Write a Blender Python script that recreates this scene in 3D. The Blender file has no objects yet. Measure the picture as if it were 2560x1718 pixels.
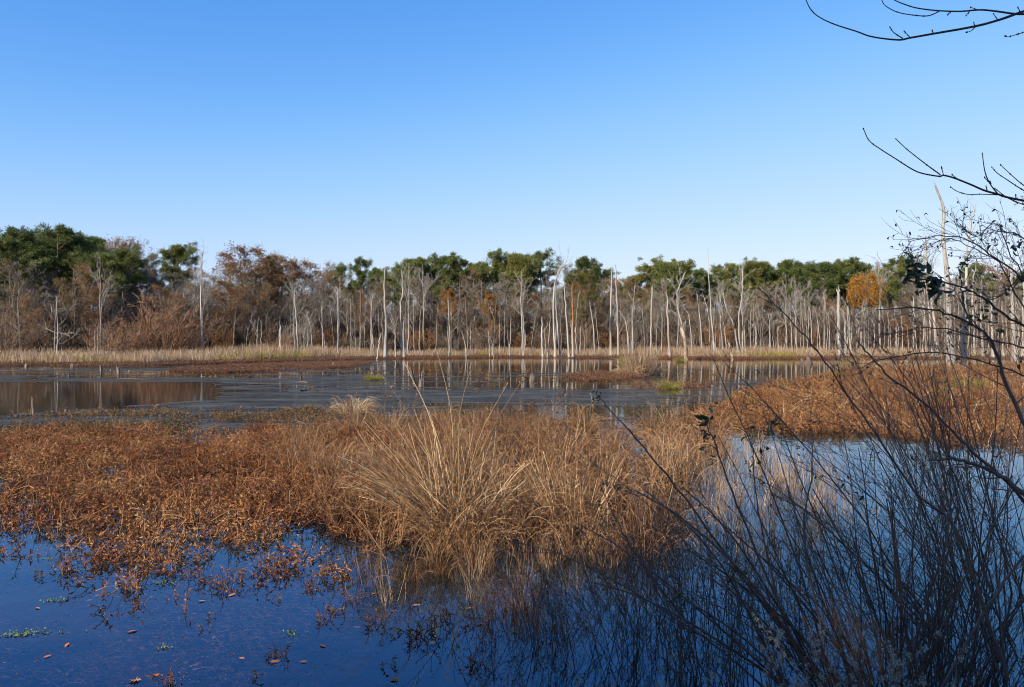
import bpy, math
import numpy as np
from mathutils import Vector

S = bpy.context.scene
COL = S.collection
R = math.radians
# ------------------------------------------------------------------ camera
F = 1991.0          # focal length in pixels of the 2560 px wide photograph (28 mm)
CH = 3.0            # eye height over the water
YH = 845.0          # horizon row
cam = bpy.data.cameras.new("camera")
cam.lens = 28.0
cam.sensor_width = 36.0
cam.shift_y = -(859 - YH) / 2560.0
cam.clip_start = 0.05
cam.clip_end = 6000
cam.dof.use_dof = True
cam.dof.focus_distance = 16.0
cam.dof.aperture_fstop = 11.0
co = bpy.data.objects.new("camera", cam)
COL.objects.link(co)
co.location = (0, 0, CH)
co.rotation_euler = (R(90), 0, 0)
S.camera = co
# ------------------------------------------------------------------ sky and sun
SUN_EL, SUN_AZ = 29.0, -134.0      # azimuth clockwise from +Y (view direction): behind and left
w = bpy.data.worlds.new("World")
S.world = w
w.use_nodes = True
nt = w.node_tree
bg = nt.nodes["Background"]
sky = nt.nodes.new("ShaderNodeTexSky")
sky.sky_type = 'NISHITA'
sky.sun_disc = False
sky.sun_elevation = R(SUN_EL)
sky.sun_rotation = R(SUN_AZ)
sky.altitude = 0
sky.air_density = 1.0
sky.dust_density = 0.35
sky.ozone_density = 2.0
sc1 = nt.nodes.new("ShaderNodeVectorMath"); sc1.operation = 'SCALE'; sc1.inputs[3].default_value = .13
cv = nt.nodes.new("ShaderNodeRGBCurve")
sc2 = nt.nodes.new("ShaderNodeVectorMath"); sc2.operation = 'SCALE'; sc2.inputs[3].default_value = 1 / .13
for ch, pts in enumerate([[(0, 0), (.10, .04), (.178, .10), (.319, .275), (.485, .43), (1, .68)], [(0, 0), (.12, .12), (.296, .295), (.485, .48), (.716, .60), (1, .69)], [(0, 0), (.25, .40), (.485, .70), (.658, .785), (.871, .80), (1, .82)]]):
    c_ = cv.mapping.curves[ch]
    c_.points[0].location = pts[0]; c_.points[-1].location = pts[-1]
    for p_ in pts[1:-1]: c_.points.new(*p_)
cv.mapping.update()
nt.links.new(sky.outputs[0], sc1.inputs[0]); nt.links.new(sc1.outputs[0], cv.inputs['Color']); nt.links.new(cv.outputs[0], sc2.inputs[0])
nt.links.new(sc2.outputs[0], bg.inputs[0])
bg.inputs[1].default_value = 0.102
sl = bpy.data.lights.new("sun", 'SUN')
sl.energy = 5.0
sl.angle = R(0.55)
sl.color = (1.0, 0.88, 0.71)
so = bpy.data.objects.new("sun", sl)
COL.objects.link(so)
sd = Vector((math.sin(R(SUN_AZ)) * math.cos(R(SUN_EL)), math.cos(R(SUN_AZ)) * math.cos(R(SUN_EL)), math.sin(R(SUN_EL))))
so.rotation_euler = (-sd).to_track_quat('-Z', 'Y').to_euler()
S.view_settings.view_transform = 'Standard'
S.view_settings.look = 'None'
S.view_settings.exposure = 0.72
S.view_settings.gamma = 1.0
S.cycles.filter_width = 1.05
S.cycles.max_bounces = 7
S.cycles.transparent_max_bounces = 12
S.cycles.caustics_reflective = False
S.cycles.caustics_refractive = False

# ------------------------------------------------------------------ helpers
def nrm(a):
    return a / np.maximum(np.linalg.norm(a, axis=-1, keepdims=True), 1e-9)

def gpt(x, y):                       # photo pixel -> point on the water plane
    D = F * CH / (y - YH)
    return np.array([(x - 1280) / F * D, D, 0.0])

def wpt(x, y, D):                    # photo pixel at a given distance -> point
    return np.array([(x - 1280) / F * D, D, CH - (y - YH) / F * D])

def wx(x, D):
    return (x - 1280) / F * D

V2S = 2560 / 2336.0
def poly_v(pts):                     # polygon in 2336-wide view pixels -> polygon on the water
    return np.array([gpt(a * V2S, b * V2S)[:2] for a, b in pts])

def inpoly(p, poly):
    x, y = p[:, 0], p[:, 1]
    ins = np.zeros(len(p), bool)
    n = len(poly)
    for i in range(n):
        x0, y0 = poly[i]
        x1, y1 = poly[(i + 1) % n]
        c = ((y0 > y) != (y1 > y))
        with np.errstate(divide='ignore', invalid='ignore'):
            xi = (x1 - x0) * (y - y0) / (y1 - y0) + x0
        ins ^= c & (x < xi)
    return ins

class Noise2:
    def __init__(s, seed):
        s.g = np.random.default_rng(seed).random((256, 256))
    def v(s, x, y):
        xi = np.floor(x).astype(int); yi = np.floor(y).astype(int)
        fx = x - xi; fy = y - yi
        fx = fx * fx * (3 - 2 * fx); fy = fy * fy * (3 - 2 * fy)
        g = lambda a, b: s.g[a % 256, b % 256]
        return (g(xi, yi) * (1 - fx) + g(xi + 1, yi) * fx) * (1 - fy) + (g(xi, yi + 1) * (1 - fx) + g(xi + 1, yi + 1) * fx) * fy
    def fbm(s, x, y, o=4):
        t = 0; a = .5; n = 0
        for _ in range(o):
            t = t + a * s.v(x, y); n += a
            x = x * 2.03 + 17.3; y = y * 2.03 + 5.1; a *= .5
        return t / n

def scatter(poly, dens, rng, dfun=None):
    lo, hi = poly.min(0), poly.max(0)
    n = int((hi[0] - lo[0]) * (hi[1] - lo[1]) * dens)
    p = lo + rng.random((n, 2)) * (hi - lo)
    p = p[inpoly(p, poly)]
    if dfun is not None:
        p = p[rng.random(len(p)) < dfun(p)]
    return np.c_[p, np.zeros(len(p))]

class G:                             # collects quads
    def __init__(s):
        s.V = []; s.Fq = []; s.n = 0
    def add(s, V, Fq):
        V = np.asarray(V, float).reshape(-1, 3)
        s.V.append(V); s.Fq.append(np.asarray(Fq, int).reshape(-1, 4) + s.n); s.n += len(V)
        return s
    def arr(s):
        return np.concatenate(s.V), np.concatenate(s.Fq)
    def mesh(s, name, mat, smooth=True):
        V, Q = s.arr()
        me = bpy.data.meshes.new(name)
        me.vertices.add(len(V)); me.vertices.foreach_set('co', V.astype(np.float32).ravel())
        me.loops.add(Q.size); me.loops.foreach_set('vertex_index', Q.astype(np.int32).ravel())
        me.polygons.add(len(Q)); me.polygons.foreach_set('loop_start', np.arange(0, Q.size, 4, dtype=np.int32))
        if smooth:
            me.polygons.foreach_set('use_smooth', np.ones(len(Q), bool))
        me.update(calc_edges=True)
        me.materials.append(mat)
        return me

def frames(P, rng):
    T = nrm(np.gradient(P, axis=1))
    ref = nrm(rng.normal(size=(len(P), 1, 3)))
    U = np.cross(T, ref)
    U = nrm(U)
    return T, U, np.cross(T, U)

def tube(g, P, r0, r1, rng, sides=4, lump=0.0, pw=1.0):
    n, k1, _ = P.shape
    T, U, W = frames(P, rng)
    t = (np.linspace(0, 1, k1) ** pw)[None, :]
    r = np.asarray(r0).reshape(-1, 1) * (1 - t) + np.asarray(r1).reshape(-1, 1) * t
    a = np.arange(sides) * 2 * np.pi / sides
    rr = r[:, :, None] * (1 + lump * rng.normal(size=(n, k1, sides)))
    V = P[:, :, None, :] + rr[..., None] * (np.cos(a)[None, None, :, None] * U[:, :, None, :] + np.sin(a)[None, None, :, None] * W[:, :, None, :])
    idx = np.arange(n * k1 * sides).reshape(n, k1, sides)
    A = idx[:, :-1]; B = idx[:, 1:]
    Q = np.stack([A, np.roll(A, -1, 2), np.roll(B, -1, 2), B], -1)
    g.add(V, Q)
    # close the far end
    if sides >= 5:
        c = P[:, -1] + 0.25 * (P[:, -1] - P[:, -2]) * 0.1
        base = V[:, -1]
        cv = np.concatenate([base.reshape(-1, 3), c], 0)
        b = np.arange(n * sides).reshape(n, sides)
        cc = (n * sides + np.arange(n))[:, None].repeat(sides, 1)
        s2 = np.roll(b, -1, 1)
        e = np.arange(0, sides - 1, 2)
        g.add(cv, np.stack([b[:, e], s2[:, e], np.roll(b, -2, 1)[:, e], cc[:, e]], -1))

def ribbon(g, P, w0, w1, rng, mid=None):
    n, k1, _ = P.shape
    T, U, W = frames(P, rng)
    t = np.linspace(0, 1, k1)[None, :]
    wd = np.asarray(w0).reshape(-1, 1) * (1 - t) + np.asarray(w1).reshape(-1, 1) * t
    V = np.stack([P - U * wd[..., None] / 2, P + U * wd[..., None] / 2], 2)
    idx = np.arange(n * k1 * 2).reshape(n, k1, 2)
    Q = np.stack([idx[:, :-1, 0], idx[:, :-1, 1], idx[:, 1:, 1], idx[:, 1:, 0]], -1)
    g.add(V, Q)

def rhomb(g, C, D, L, Wd, rng):      # simple pointed leaf: one quad
    n = len(C)
    D = nrm(D)
    U = nrm(np.cross(D, rng.normal(size=(n, 3))))
    L = np.broadcast_to(np.asarray(L, float), (n,))[:, None]; Wd = np.broadcast_to(np.asarray(Wd, float), (n,))[:, None]
    V = np.stack([C, C + D * L * .5 + U * Wd * .5, C + D * L, C + D * L * .5 - U * Wd * .5], 1)
    g.add(V, np.arange(4 * n).reshape(n, 4))

def leaf2(g, C, D, L, Wd, rng, fold=.25, curl=.15, up=None):   # folded, curled leaf: four quads
    n = len(C)
    D = nrm(D)
    rv = rng.normal(size=(n, 3)) if up is None else np.broadcast_to(np.asarray(up, float), (n, 3)) + .25 * rng.normal(size=(n, 3))
    U = nrm(np.cross(D, rv)); N = np.cross(U, D)
    L = np.broadcast_to(np.asarray(L, float), (n,))[:, None]; Wd = np.broadcast_to(np.asarray(Wd, float), (n,))[:, None]
    s0 = C; s1 = C + D * L * .35 + N * L * curl * .5; s2 = C + D * L * .72 + N * L * curl * .3; s3 = C + D * L - N * L * curl
    l1 = s1 + U * Wd * .45 + N * Wd * fold; r1 = s1 - U * Wd * .45 + N * Wd * fold
    l2 = s2 + U * Wd * .40 + N * Wd * fold; r2 = s2 - U * Wd * .40 + N * Wd * fold
    V = np.stack([s0, s1, s2, s3, l1, r1, l2, r2], 1)
    b = np.arange(n)[:, None, None] * 8
    q = np.array([[0, 1, 4, 4], [1, 2, 6, 4], [2, 3, 6, 6]])
    # all as proper quads
    q = np.array([[0, 1, 2, 4], [4, 2, 3, 6], [0, 5, 2, 1], [5, 7, 3, 2]])
    g.add(V, (b + q[None]).reshape(-1, 4))

UPZ = np.array([0, 0, 1.0])
def grow(P, Rr, m, t0, t1, Lf, ang, k, rng, up=.08, wig=.15, shrink=.5, Lj=.25, rr=.5, flat=0.0):
    n, K1, _ = P.shape
    K = K1 - 1
    t = t0 + (t1 - t0) * ((np.arange(m)[None, :] + rng.random((n, m))) / m)
    s = np.clip(t * K, 0, K - 1e-4); i = np.floor(s).astype(int); f = (s - i)[..., None]
    ni = np.arange(n)[:, None]
    p = P[ni, i] * (1 - f) + P[ni, i + 1] * f
    d = nrm(P[ni, i + 1] - P[ni, i])
    Lp = np.linalg.norm(np.diff(P, axis=1), axis=2).sum(1)
    rv = rng.normal(size=(n, m, 3)); rv[..., 2] *= (1 - flat)
    perp = nrm(rv - (rv * d).sum(-1, keepdims=True) * d)
    a = (ang * (1 + .25 * rng.normal(size=(n, m))))[..., None]
    dr = d * np.cos(a) + perp * np.sin(a)
    Lfv = Lf(t) if callable(Lf) else Lf * Lp[:, None] * (1 - shrink * t)
    L = Lfv * np.clip(1 + Lj * rng.normal(size=(n, m)), .35, 1.8)
    Q = np.zeros((n, m, k + 1, 3)); Q[:, :, 0] = p
    for j in range(k):
        dr = nrm(dr + wig * rng.normal(size=dr.shape) + up * UPZ)
        Q[:, :, j + 1] = Q[:, :, j] + dr * (L / k)[..., None]
    r = (np.asarray(Rr).reshape(-1, 1) * rr * (1 - .6 * t))
    return Q.reshape(-1, k + 1, 3), r.reshape(-1)

def stems(C, dirs, L, k, rng, wig=.1, up=.0, droop=0.0):
    n = len(C)
    P = np.zeros((n, k + 1, 3)); P[:, 0] = C
    d = nrm(dirs)
    L = np.broadcast_to(np.asarray(L, float), (n,))
    for j in range(k):
        d = nrm(d + wig * rng.normal(size=d.shape) + up * UPZ - droop * UPZ * (j / k))
        P[:, j + 1] = P[:, j] + d * (L / k)[:, None]
    return P

def along(P, m, t0, t1, rng):        # m points along each polyline with the local direction
    n, K1, _ = P.shape; K = K1 - 1
    t = t0 + (t1 - t0) * rng.random((n, m))
    s = np.clip(t * K, 0, K - 1e-4); i = np.floor(s).astype(int); f = (s - i)[..., None]
    ni = np.arange(n)[:, None]
    p = P[ni, i] * (1 - f) + P[ni, i + 1] * f
    return p.reshape(-1, 3), nrm(P[ni, i + 1] - P[ni, i]).reshape(-1, 3)

def smooth_poly(pts, k):             # resample a list of points to k segments on a smooth curve
    pts = np.asarray(pts, float)
    if len(pts) == 2:
        t = np.linspace(0, 1, k + 1)[:, None]
        return (pts[0] * (1 - t) + pts[1] * t)[None]
    P = np.concatenate([[2 * pts[0] - pts[1]], pts, [2 * pts[-1] - pts[-2]]])
    out = []
    n = len(pts) - 1
    for u in np.linspace(0, n - 1e-6, k + 1):
        i = int(u); f = u - i
        a, b, c, d = P[i], P[i + 1], P[i + 2], P[i + 3]
        out.append(.5 * ((2 * b) + (-a + c) * f + (2 * a - 5 * b + 4 * c - d) * f * f + (-a + 3 * b - 3 * c + d) * f ** 3))
    return np.array(out)[None]

# ------------------------------------------------------------------ materials
def ramp(nt, cols, fac, interp='LINEAR'):
    n = nt.nodes.new("ShaderNodeValToRGB")
    cr = n.color_ramp; cr.interpolation = interp
    while len(cr.elements) < len(cols):
        cr.elements.new(.5)
    for i, c in enumerate(cols):
        cr.elements[i].position = i / max(1, len(cols) - 1)
        cr.elements[i].color = (*c, 1)
    nt.links.new(fac, n.inputs[0])
    return n.outputs[0]

def math_node(nt, op, a, b=None):
    n = nt.nodes.new("ShaderNodeMath"); n.operation = op
    for i, v in enumerate((a, b)):
        if v is None: continue
        if isinstance(v, (int, float)): n.inputs[i].default_value = v
        else: nt.links.new(v, n.inputs[i])
    return n.outputs[0]

def mat_leaf(name, cols, rough=.65, transl=.25, patch=0.0, patch_scale=.3, spec=.25, objvar=.35):
    m = bpy.data.materials.new(name); m.use_nodes = True
    nt = m.node_tree
    b = nt.nodes["Principled BSDF"]
    b.inputs["Roughness"].default_value = rough
    b.inputs["Specular IOR Level"].default_value = spec
    geo = nt.nodes.new("ShaderNodeNewGeometry")
    oi = nt.nodes.new("ShaderNodeObjectInfo")
    fac = geo.outputs["Random Per Island"]
    if patch:
        tc = nt.nodes.new("ShaderNodeTexCoord")
        nz = nt.nodes.new("ShaderNodeTexNoise"); nz.inputs["Scale"].default_value = patch_scale; nz.inputs["Detail"].default_value = 3
        nt.links.new(tc.outputs["Object"], nz.inputs[0])
        p = math_node(nt, 'MULTIPLY_ADD', nz.outputs[0], 2.6); p.node.inputs[2].default_value = -.8
        fac = math_node(nt, 'ADD', math_node(nt, 'MULTIPLY', fac, 1 - patch), math_node(nt, 'MULTIPLY', p, patch))
    if objvar:
        fac = math_node(nt, 'ADD', math_node(nt, 'MULTIPLY', fac, 1 - objvar), math_node(nt, 'MULTIPLY', oi.outputs["Random"], objvar))
    c = ramp(nt, cols, fac)
    nt.links.new(c, b.inputs["Base Color"])
    if transl:
        tr = nt.nodes.new("ShaderNodeBsdfTranslucent")
        nt.links.new(c, tr.inputs[0])
        mx = nt.nodes.new("ShaderNodeMixShader"); mx.inputs[0].default_value = transl
        nt.links.new(b.outputs[0], mx.inputs[1]); nt.links.new(tr.outputs[0], mx.inputs[2])
        nt.links.new(mx.outputs[0], nt.nodes["Material Output"].inputs[0])
    return m

def mat_bark(name, cols, scale=3.0, stretch=.25, rough=.85, objvar=.3, bump=.4):
    m = bpy.data.materials.new(name); m.use_nodes = True
    nt = m.node_tree
    b = nt.nodes["Principled BSDF"]
    b.inputs["Roughness"].default_value = rough
    b.inputs["Specular IOR Level"].default_value = .2
    tc = nt.nodes.new("ShaderNodeTexCoord"); mp = nt.nodes.new("ShaderNodeMapping")
    mp.inputs["Scale"].default_value = (1, 1, stretch)
    nt.links.new(tc.outputs["Object"], mp.inputs[0])
    nz = nt.nodes.new("ShaderNodeTexNoise"); nz.inputs["Scale"].default_value = scale; nz.inputs["Detail"].default_value = 6; nz.inputs["Roughness"].default_value = .65
    nt.links.new(mp.outputs[0], nz.inputs[0])
    oi = nt.nodes.new("ShaderNodeObjectInfo")
    f = math_node(nt, 'MULTIPLY_ADD', nz.outputs[0], 2.4); f.node.inputs[2].default_value = -.7
    f = math_node(nt, 'ADD', math_node(nt, 'MULTIPLY', f, 1 - objvar), math_node(nt, 'MULTIPLY', oi.outputs["Random"], objvar))
    nt.links.new(ramp(nt, cols, f), b.inputs["Base Color"])
    if bump:
        bp = nt.nodes.new("ShaderNodeBump"); bp.inputs["Strength"].default_value = bump; bp.inputs["Distance"].default_value = .03
        nt.links.new(nz.outputs[0], bp.inputs["Height"]); nt.links.new(bp.outputs[0], b.inputs["Normal"])
    return m

M = {}
M['needle'] = mat_leaf('pine_needles', [(.05, .075, .022), (.09, .12, .034), (.15, .175, .05), (.22, .225, .075)], transl=.25, patch=.35, patch_scale=.35)
M['needle_light'] = mat_leaf('light_pine_needles', [(.08, .10, .026), (.14, .155, .042), (.21, .21, .06), (.28, .255, .085)], transl=.3, patch=.35, patch_scale=.35)
M['needle_yellow'] = mat_leaf('yellowing_leaves', [(.07, .075, .018), (.13, .11, .022), (.17, .12, .02)], transl=.3)
M['pinebark'] = mat_bark('pine_bark', [(.06, .045, .038), (.14, .10, .078), (.22, .15, .11)], 2.0, .2)
M['greybark'] = mat_bark('grey_bark', [(.08, .065, .052), (.16, .135, .11), (.26, .225, .185)], 1.5, .2)
M['palebark'] = mat_bark('pale_bark', [(.18, .155, .13), (.30, .27, .235), (.42, .385, .34)], 1.5, .15)
M['twig'] = mat_leaf('grey_twigs', [(.13, .105, .082), (.21, .175, .14), (.31, .265, .215)], transl=0, objvar=.5)
M['twig_pale'] = mat_leaf('pale_twigs', [(.24, .215, .19), (.36, .33, .29)], transl=0, objvar=.5)
M['twig_brown'] = mat_leaf('brown_twigs', [(.10, .068, .046), (.17, .115, .076), (.24, .17, .115)], transl=0, objvar=.4)
M['under'] = mat_leaf('shade_painted_undergrowth', [(.045, .033, .025), (.085, .062, .046), (.14, .10, .075)], transl=0, objvar=0)  # brown twig colour darkened to paint in the shade behind the front trees
M['twig_russet'] = mat_leaf('russet_twigs', [(.15, .08, .045), (.22, .12, .068), (.28, .165, .095)], transl=0, objvar=.3)
M['leaf_rust'] = mat_leaf('rust_leaves', [(.16, .075, .032), (.25, .125, .05), (.33, .185, .075)], transl=.3)
M['leaf_brown'] = mat_leaf('brown_leaves', [(.15, .09, .04), (.24, .15, .062), (.31, .20, .09)], transl=.25)
M['leaf_tan'] = mat_leaf('tan_leaves', [(.25, .14, .06), (.34, .19, .08), (.42, .25, .12)], transl=.3)
M['leaf_amber'] = mat_leaf('amber_leaves', [(.24, .10, .02), (.34, .155, .028), (.40, .20, .05)], transl=.35, objvar=.15)
M['leaf_orange'] = mat_leaf('orange_leaves', [(.22, .085, .016), (.36, .14, .02), (.44, .21, .03), (.40, .27, .05)], transl=.35, objvar=.0)
M['snag'] = mat_bark('weathered_dead_wood', [(.10, .085, .075), (.25, .225, .20), (.38, .355, .32), (.46, .435, .40)], 1.6, .14, objvar=.25, bump=.5)
M['snag_pink'] = mat_bark('barkless_pinkish_wood', [(.20, .14, .11), (.38, .30, .25), (.48, .41, .355)], 1.8, .14)
M['snag_orange'] = mat_bark('orange_dead_wood', [(.24, .115, .05), (.33, .17, .08), (.36, .28, .22), (.34, .30, .26)], .7, .3, objvar=0)
nt = M['snag_orange'].node_tree
tc = nt.nodes.new("ShaderNodeTexCoord"); sp_ = nt.nodes.new("ShaderNodeSeparateXYZ"); nt.links.new(tc.outputs["Object"], sp_.inputs[0])
rn = [n for n in nt.nodes if n.type == 'VALTORGB'][0]
src_ = rn.inputs[0].links[0].from_socket
f = math_node(nt, 'MULTIPLY_ADD', sp_.outputs[2], -.22); f.node.inputs[2].default_value = 1.55
f = math_node(nt, 'ADD', f, math_node(nt, 'MULTIPLY', src_, .8)); f = math_node(nt, 'SUBTRACT', f, .35)
nt.links.new(f, rn.inputs[0])
M['snag_patch'] = mat_bark('patchy_bark', [(.05, .04, .03), (.30, .23, .16), (.52, .43, .33)], 3.0, .5, objvar=0)
M['stump'] = mat_bark('wet_stump_wood', [(.03, .025, .02), (.12, .09, .07), (.34, .28, .22)], 5.0, .25)
M['stump_pale'] = mat_bark('bleached_stump_wood', [(.03, .022, .018), (.13, .095, .075), (.34, .27, .22)], 5.0, .2)
M['reed'] = mat_leaf('dry_reeds', [(.17, .10, .055), (.32, .21, .125), (.47, .345, .23), (.58, .46, .335)], transl=.3, patch=.35, patch_scale=.08, objvar=0)
M['reed_green'] = mat_leaf('yellow_green_sedge', [(.17, .15, .03), (.28, .24, .05), (.38, .31, .09)], transl=.35, objvar=.3)
M['mat_red'] = mat_leaf('red_brown_weed', [(.085, .042, .027), (.155, .075, .042), (.23, .12, .068)], transl=.2, patch=.4, patch_scale=.12, objvar=0)
M['mat_near'] = mat_leaf('rusty_smartweed', [(.018, .012, .008), (.06, .026, .014), (.15, .056, .023), (.25, .095, .035), (.34, .16, .06), (.50, .31, .15), (.18, .15, .035)], transl=.25, patch=.5, patch_scale=.55, objvar=0)  # darkest and palest tones also paint in shadow gaps and sunlit leaves
M['mat_right'] = mat_leaf('rusty_weed', [(.04, .02, .012), (.12, .054, .023), (.24, .105, .04), (.34, .17, .065), (.46, .29, .13)], transl=.25, patch=.45, patch_scale=.18, objvar=0)
M['mat_olive'] = mat_leaf('olive_weed', [(.02, .015, .012), (.055, .038, .026), (.12, .085, .05), (.19, .12, .05), (.26, .12, .045), (.20, .17, .04)], transl=.25, patch=.3, patch_scale=.4, objvar=0)
M['straw'] = mat_leaf('straw_stalks', [(.08, .042, .02), (.26, .15, .07), (.46, .32, .175), (.64, .51, .34)], transl=.15, objvar=.2, spec=.35, rough=.5)
M['grass_rust'] = mat_leaf('rusty_dry_grass', [(.03, .017, .010), (.13, .062, .028), (.27, .14, .065), (.42, .25, .125), (.56, .39, .23)], transl=.3, objvar=.45)  # ramp ends also carry painted shadow and highlight contrast between blades
M['stem_dark'] = mat_bark('dark_shrub_stems', [(.05, .036, .032), (.11, .08, .068), (.19, .145, .125)], 14, .2, rough=.6, bump=.2)
M['twig_dark'] = mat_leaf('dark_shrub_twigs', [(.06, .04, .034), (.12, .082, .066), (.19, .135, .11)], transl=0, rough=.55, objvar=.3)
M['leaf_dark'] = mat_leaf('dark_evergreen_leaves', [(.03, .05, .02), (.055, .085, .03), (.08, .09, .03)], transl=.2, rough=.35, spec=.5, objvar=.2)
M['leaf_dead'] = mat_leaf('withered_leaves', [(.07, .04, .025), (.14, .075, .04), (.20, .12, .06)], transl=.15, objvar=.3)
M['branch'] = mat_bark('smooth_dark_branch', [(.045, .03, .026), (.085, .055, .048), (.13, .085, .075)], 20, .5, rough=.55, bump=.1)
M['berry'] = mat_leaf('dark_red_berries', [(.05, .008, .008), (.10, .015, .012)], transl=0, rough=.3, spec=.5)
M['fluff'] = mat_leaf('pale_seed_fluff', [(.30, .29, .26), (.42, .41, .37), (.30, .31, .20)], transl=.3, objvar=.2)
M['float_leaf'] = mat_leaf('fallen_leaf', [(.50, .13, .04), (.60, .20, .07), (.58, .28, .13), (.66, .42, .24)], transl=.0, objvar=1.0, rough=.9, spec=.03)
M['submerged'] = mat_leaf('submerged_weed', [(.05, .035, .03), (.11, .075, .06), (.20, .14, .12)], transl=0, objvar=0, rough=.9, spec=.05)
M['duckweed'] = mat_leaf('green_floating_weed', [(.16, .24, .04), (.26, .34, .07)], transl=.1, objvar=.3)

# ---- pond bed / ground
m = bpy.data.materials.new('pond_bed_and_bank'); m.use_nodes = True; nt = m.node_tree
b = nt.nodes["Principled BSDF"]; b.inputs["Roughness"].default_value = .9
tc = nt.nodes.new("ShaderNodeTexCoord")
n1 = nt.nodes.new("ShaderNodeTexNoise"); n1.inputs["Scale"].default_value = 1.6; n1.inputs["Detail"].default_value = 8; n1.inputs["Roughness"].default_value = .75; n1.inputs["Distortion"].default_value = 1.2
nt.links.new(tc.outputs["Object"], n1.inputs[0])
n2 = nt.nodes.new("ShaderNodeTexNoise"); n2.inputs["Scale"].default_value = 22; n2.inputs["Detail"].default_value = 5; n2.inputs["Distortion"].default_value = 2.5
nt.links.new(tc.outputs["Object"], n2.inputs[0])
f = math_node(nt, 'ADD', math_node(nt, 'MULTIPLY', n1.outputs[0], .9), math_node(nt, 'MULTIPLY', n2.outputs[0], .6))
f = math_node(nt, 'SUBTRACT', f, .3)
nt.links.new(ramp(nt, [(.012, .011, .010), (.03, .024, .02), (.075, .058, .05), (.16, .125, .11)], f), b.inputs["Base Color"])
M['ground'] = m
# ---- water
m = bpy.data.materials.new('pond_water'); m.use_nodes = True; nt = m.node_tree
nt.nodes.remove(nt.nodes["Principled BSDF"])
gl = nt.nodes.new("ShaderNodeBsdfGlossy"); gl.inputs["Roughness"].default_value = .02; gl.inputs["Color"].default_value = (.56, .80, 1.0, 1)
tr = nt.nodes.new("ShaderNodeBsdfTransparent"); tr.inputs[0].default_value = (.50, .44, .38, 1)
fr = nt.nodes.new("ShaderNodeFresnel"); fr.inputs[0].default_value = 1.85
mx = nt.nodes.new("ShaderNodeMixShader")
tc = nt.nodes.new("ShaderNodeTexCoord")
nz = nt.nodes.new("ShaderNodeTexNoise"); nz.inputs["Scale"].default_value = 2.2; nz.inputs["Detail"].default_value = 4
nt.links.new(tc.outputs["Object"], nz.inputs[0])
bp = nt.nodes.new("ShaderNodeBump"); bp.inputs["Strength"].default_value = .07; bp.inputs["Distance"].default_value = .05
nt.links.new(nz.outputs[0], bp.inputs["Height"])
for s_ in (gl, fr): nt.links.new(bp.outputs[0], s_.inputs["Normal"])
gb_ = nt.nodes.new("ShaderNodeNewGeometry")
nt.links.new(math_node(nt, 'MULTIPLY', fr.outputs[0], math_node(nt, 'SUBTRACT', 1.0, gb_.outputs["Backfacing"])), mx.inputs[0]); nt.links.new(tr.outputs[0], mx.inputs[1]); nt.links.new(gl.outputs[0], mx.inputs[2])
nt.links.new(mx.outputs[0], nt.nodes["Material Output"].inputs[0])
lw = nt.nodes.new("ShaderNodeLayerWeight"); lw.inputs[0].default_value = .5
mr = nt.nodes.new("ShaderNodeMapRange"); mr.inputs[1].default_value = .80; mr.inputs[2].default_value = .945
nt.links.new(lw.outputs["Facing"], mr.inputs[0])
nt.links.new(ramp(nt, [(.46, .74, 1.0), (.94, .93, .93)], mr.outputs[0]), gl.inputs["Color"])  # extra blue painted into the reflections, strongest at steep view angles
M['water'] = m
# ---- film of algae on the water
m = bpy.data.materials.new('algae_scum'); m.use_nodes = True; nt = m.node_tree
b = nt.nodes["Principled BSDF"]; b.inputs["Roughness"].default_value = .5; b.inputs["Specular IOR Level"].default_value = .10
tc = nt.nodes.new("ShaderNodeTexCoord")
nz = nt.nodes.new("ShaderNodeTexNoise"); nz.inputs["Scale"].default_value = .5; nz.inputs["Detail"].default_value = 8; nz.inputs["Roughness"].default_value = .7
nt.links.new(tc.outputs["Object"], nz.inputs[0])
f = math_node(nt, 'MULTIPLY_ADD', nz.outputs[0], 2.4); f.node.inputs[2].default_value = -.7
nt.links.new(ramp(nt, [(.02, .017, .013), (.05, .042, .03), (.085, .075, .052), (.15, .145, .10)], f), b.inputs["Base Color"])
bp = nt.nodes.new("ShaderNodeBump"); bp.inputs["Strength"].default_value = .4; bp.inputs["Distance"].default_value = .03
n3 = nt.nodes.new("ShaderNodeTexNoise"); n3.inputs["Scale"].default_value = 5; n3.inputs["Detail"].default_value = 6
nt.links.new(tc.outputs["Object"], n3.inputs[0]); nt.links.new(n3.outputs[0], bp.inputs["Height"]); nt.links.new(bp.outputs[0], b.inputs["Normal"])
tr = nt.nodes.new("ShaderNodeBsdfTransparent"); mxf = nt.nodes.new("ShaderNodeMixShader")
mp = nt.nodes.new("ShaderNodeMapping"); mp.inputs["Scale"].default_value = (.16, 1.5, 1); nt.links.new(tc.outputs["Object"], mp.inputs[0])
n4 = nt.nodes.new("ShaderNodeTexNoise"); n4.inputs["Scale"].default_value = .9; n4.inputs["Detail"].default_value = 9; n4.inputs["Roughness"].default_value = .68; n4.inputs["Distortion"].default_value = .6
nt.links.new(mp.outputs[0], n4.inputs[0])
ff = math_node(nt, 'MULTIPLY_ADD', n4.outputs[0], 5.0); ff.node.inputs[2].default_value = -1.75; ff.node.use_clamp = True
ff = math_node(nt, 'MULTIPLY_ADD', ff, .80); ff.node.inputs[2].default_value = .06
nt.links.new(ff, mxf.inputs[0]); nt.links.new(tr.outputs[0], mxf.inputs[1]); nt.links.new(b.outputs[0], mxf.inputs[2])
nt.links.new(mxf.outputs[0], nt.nodes["Material Output"].inputs[0])
M['film'] = m

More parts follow.
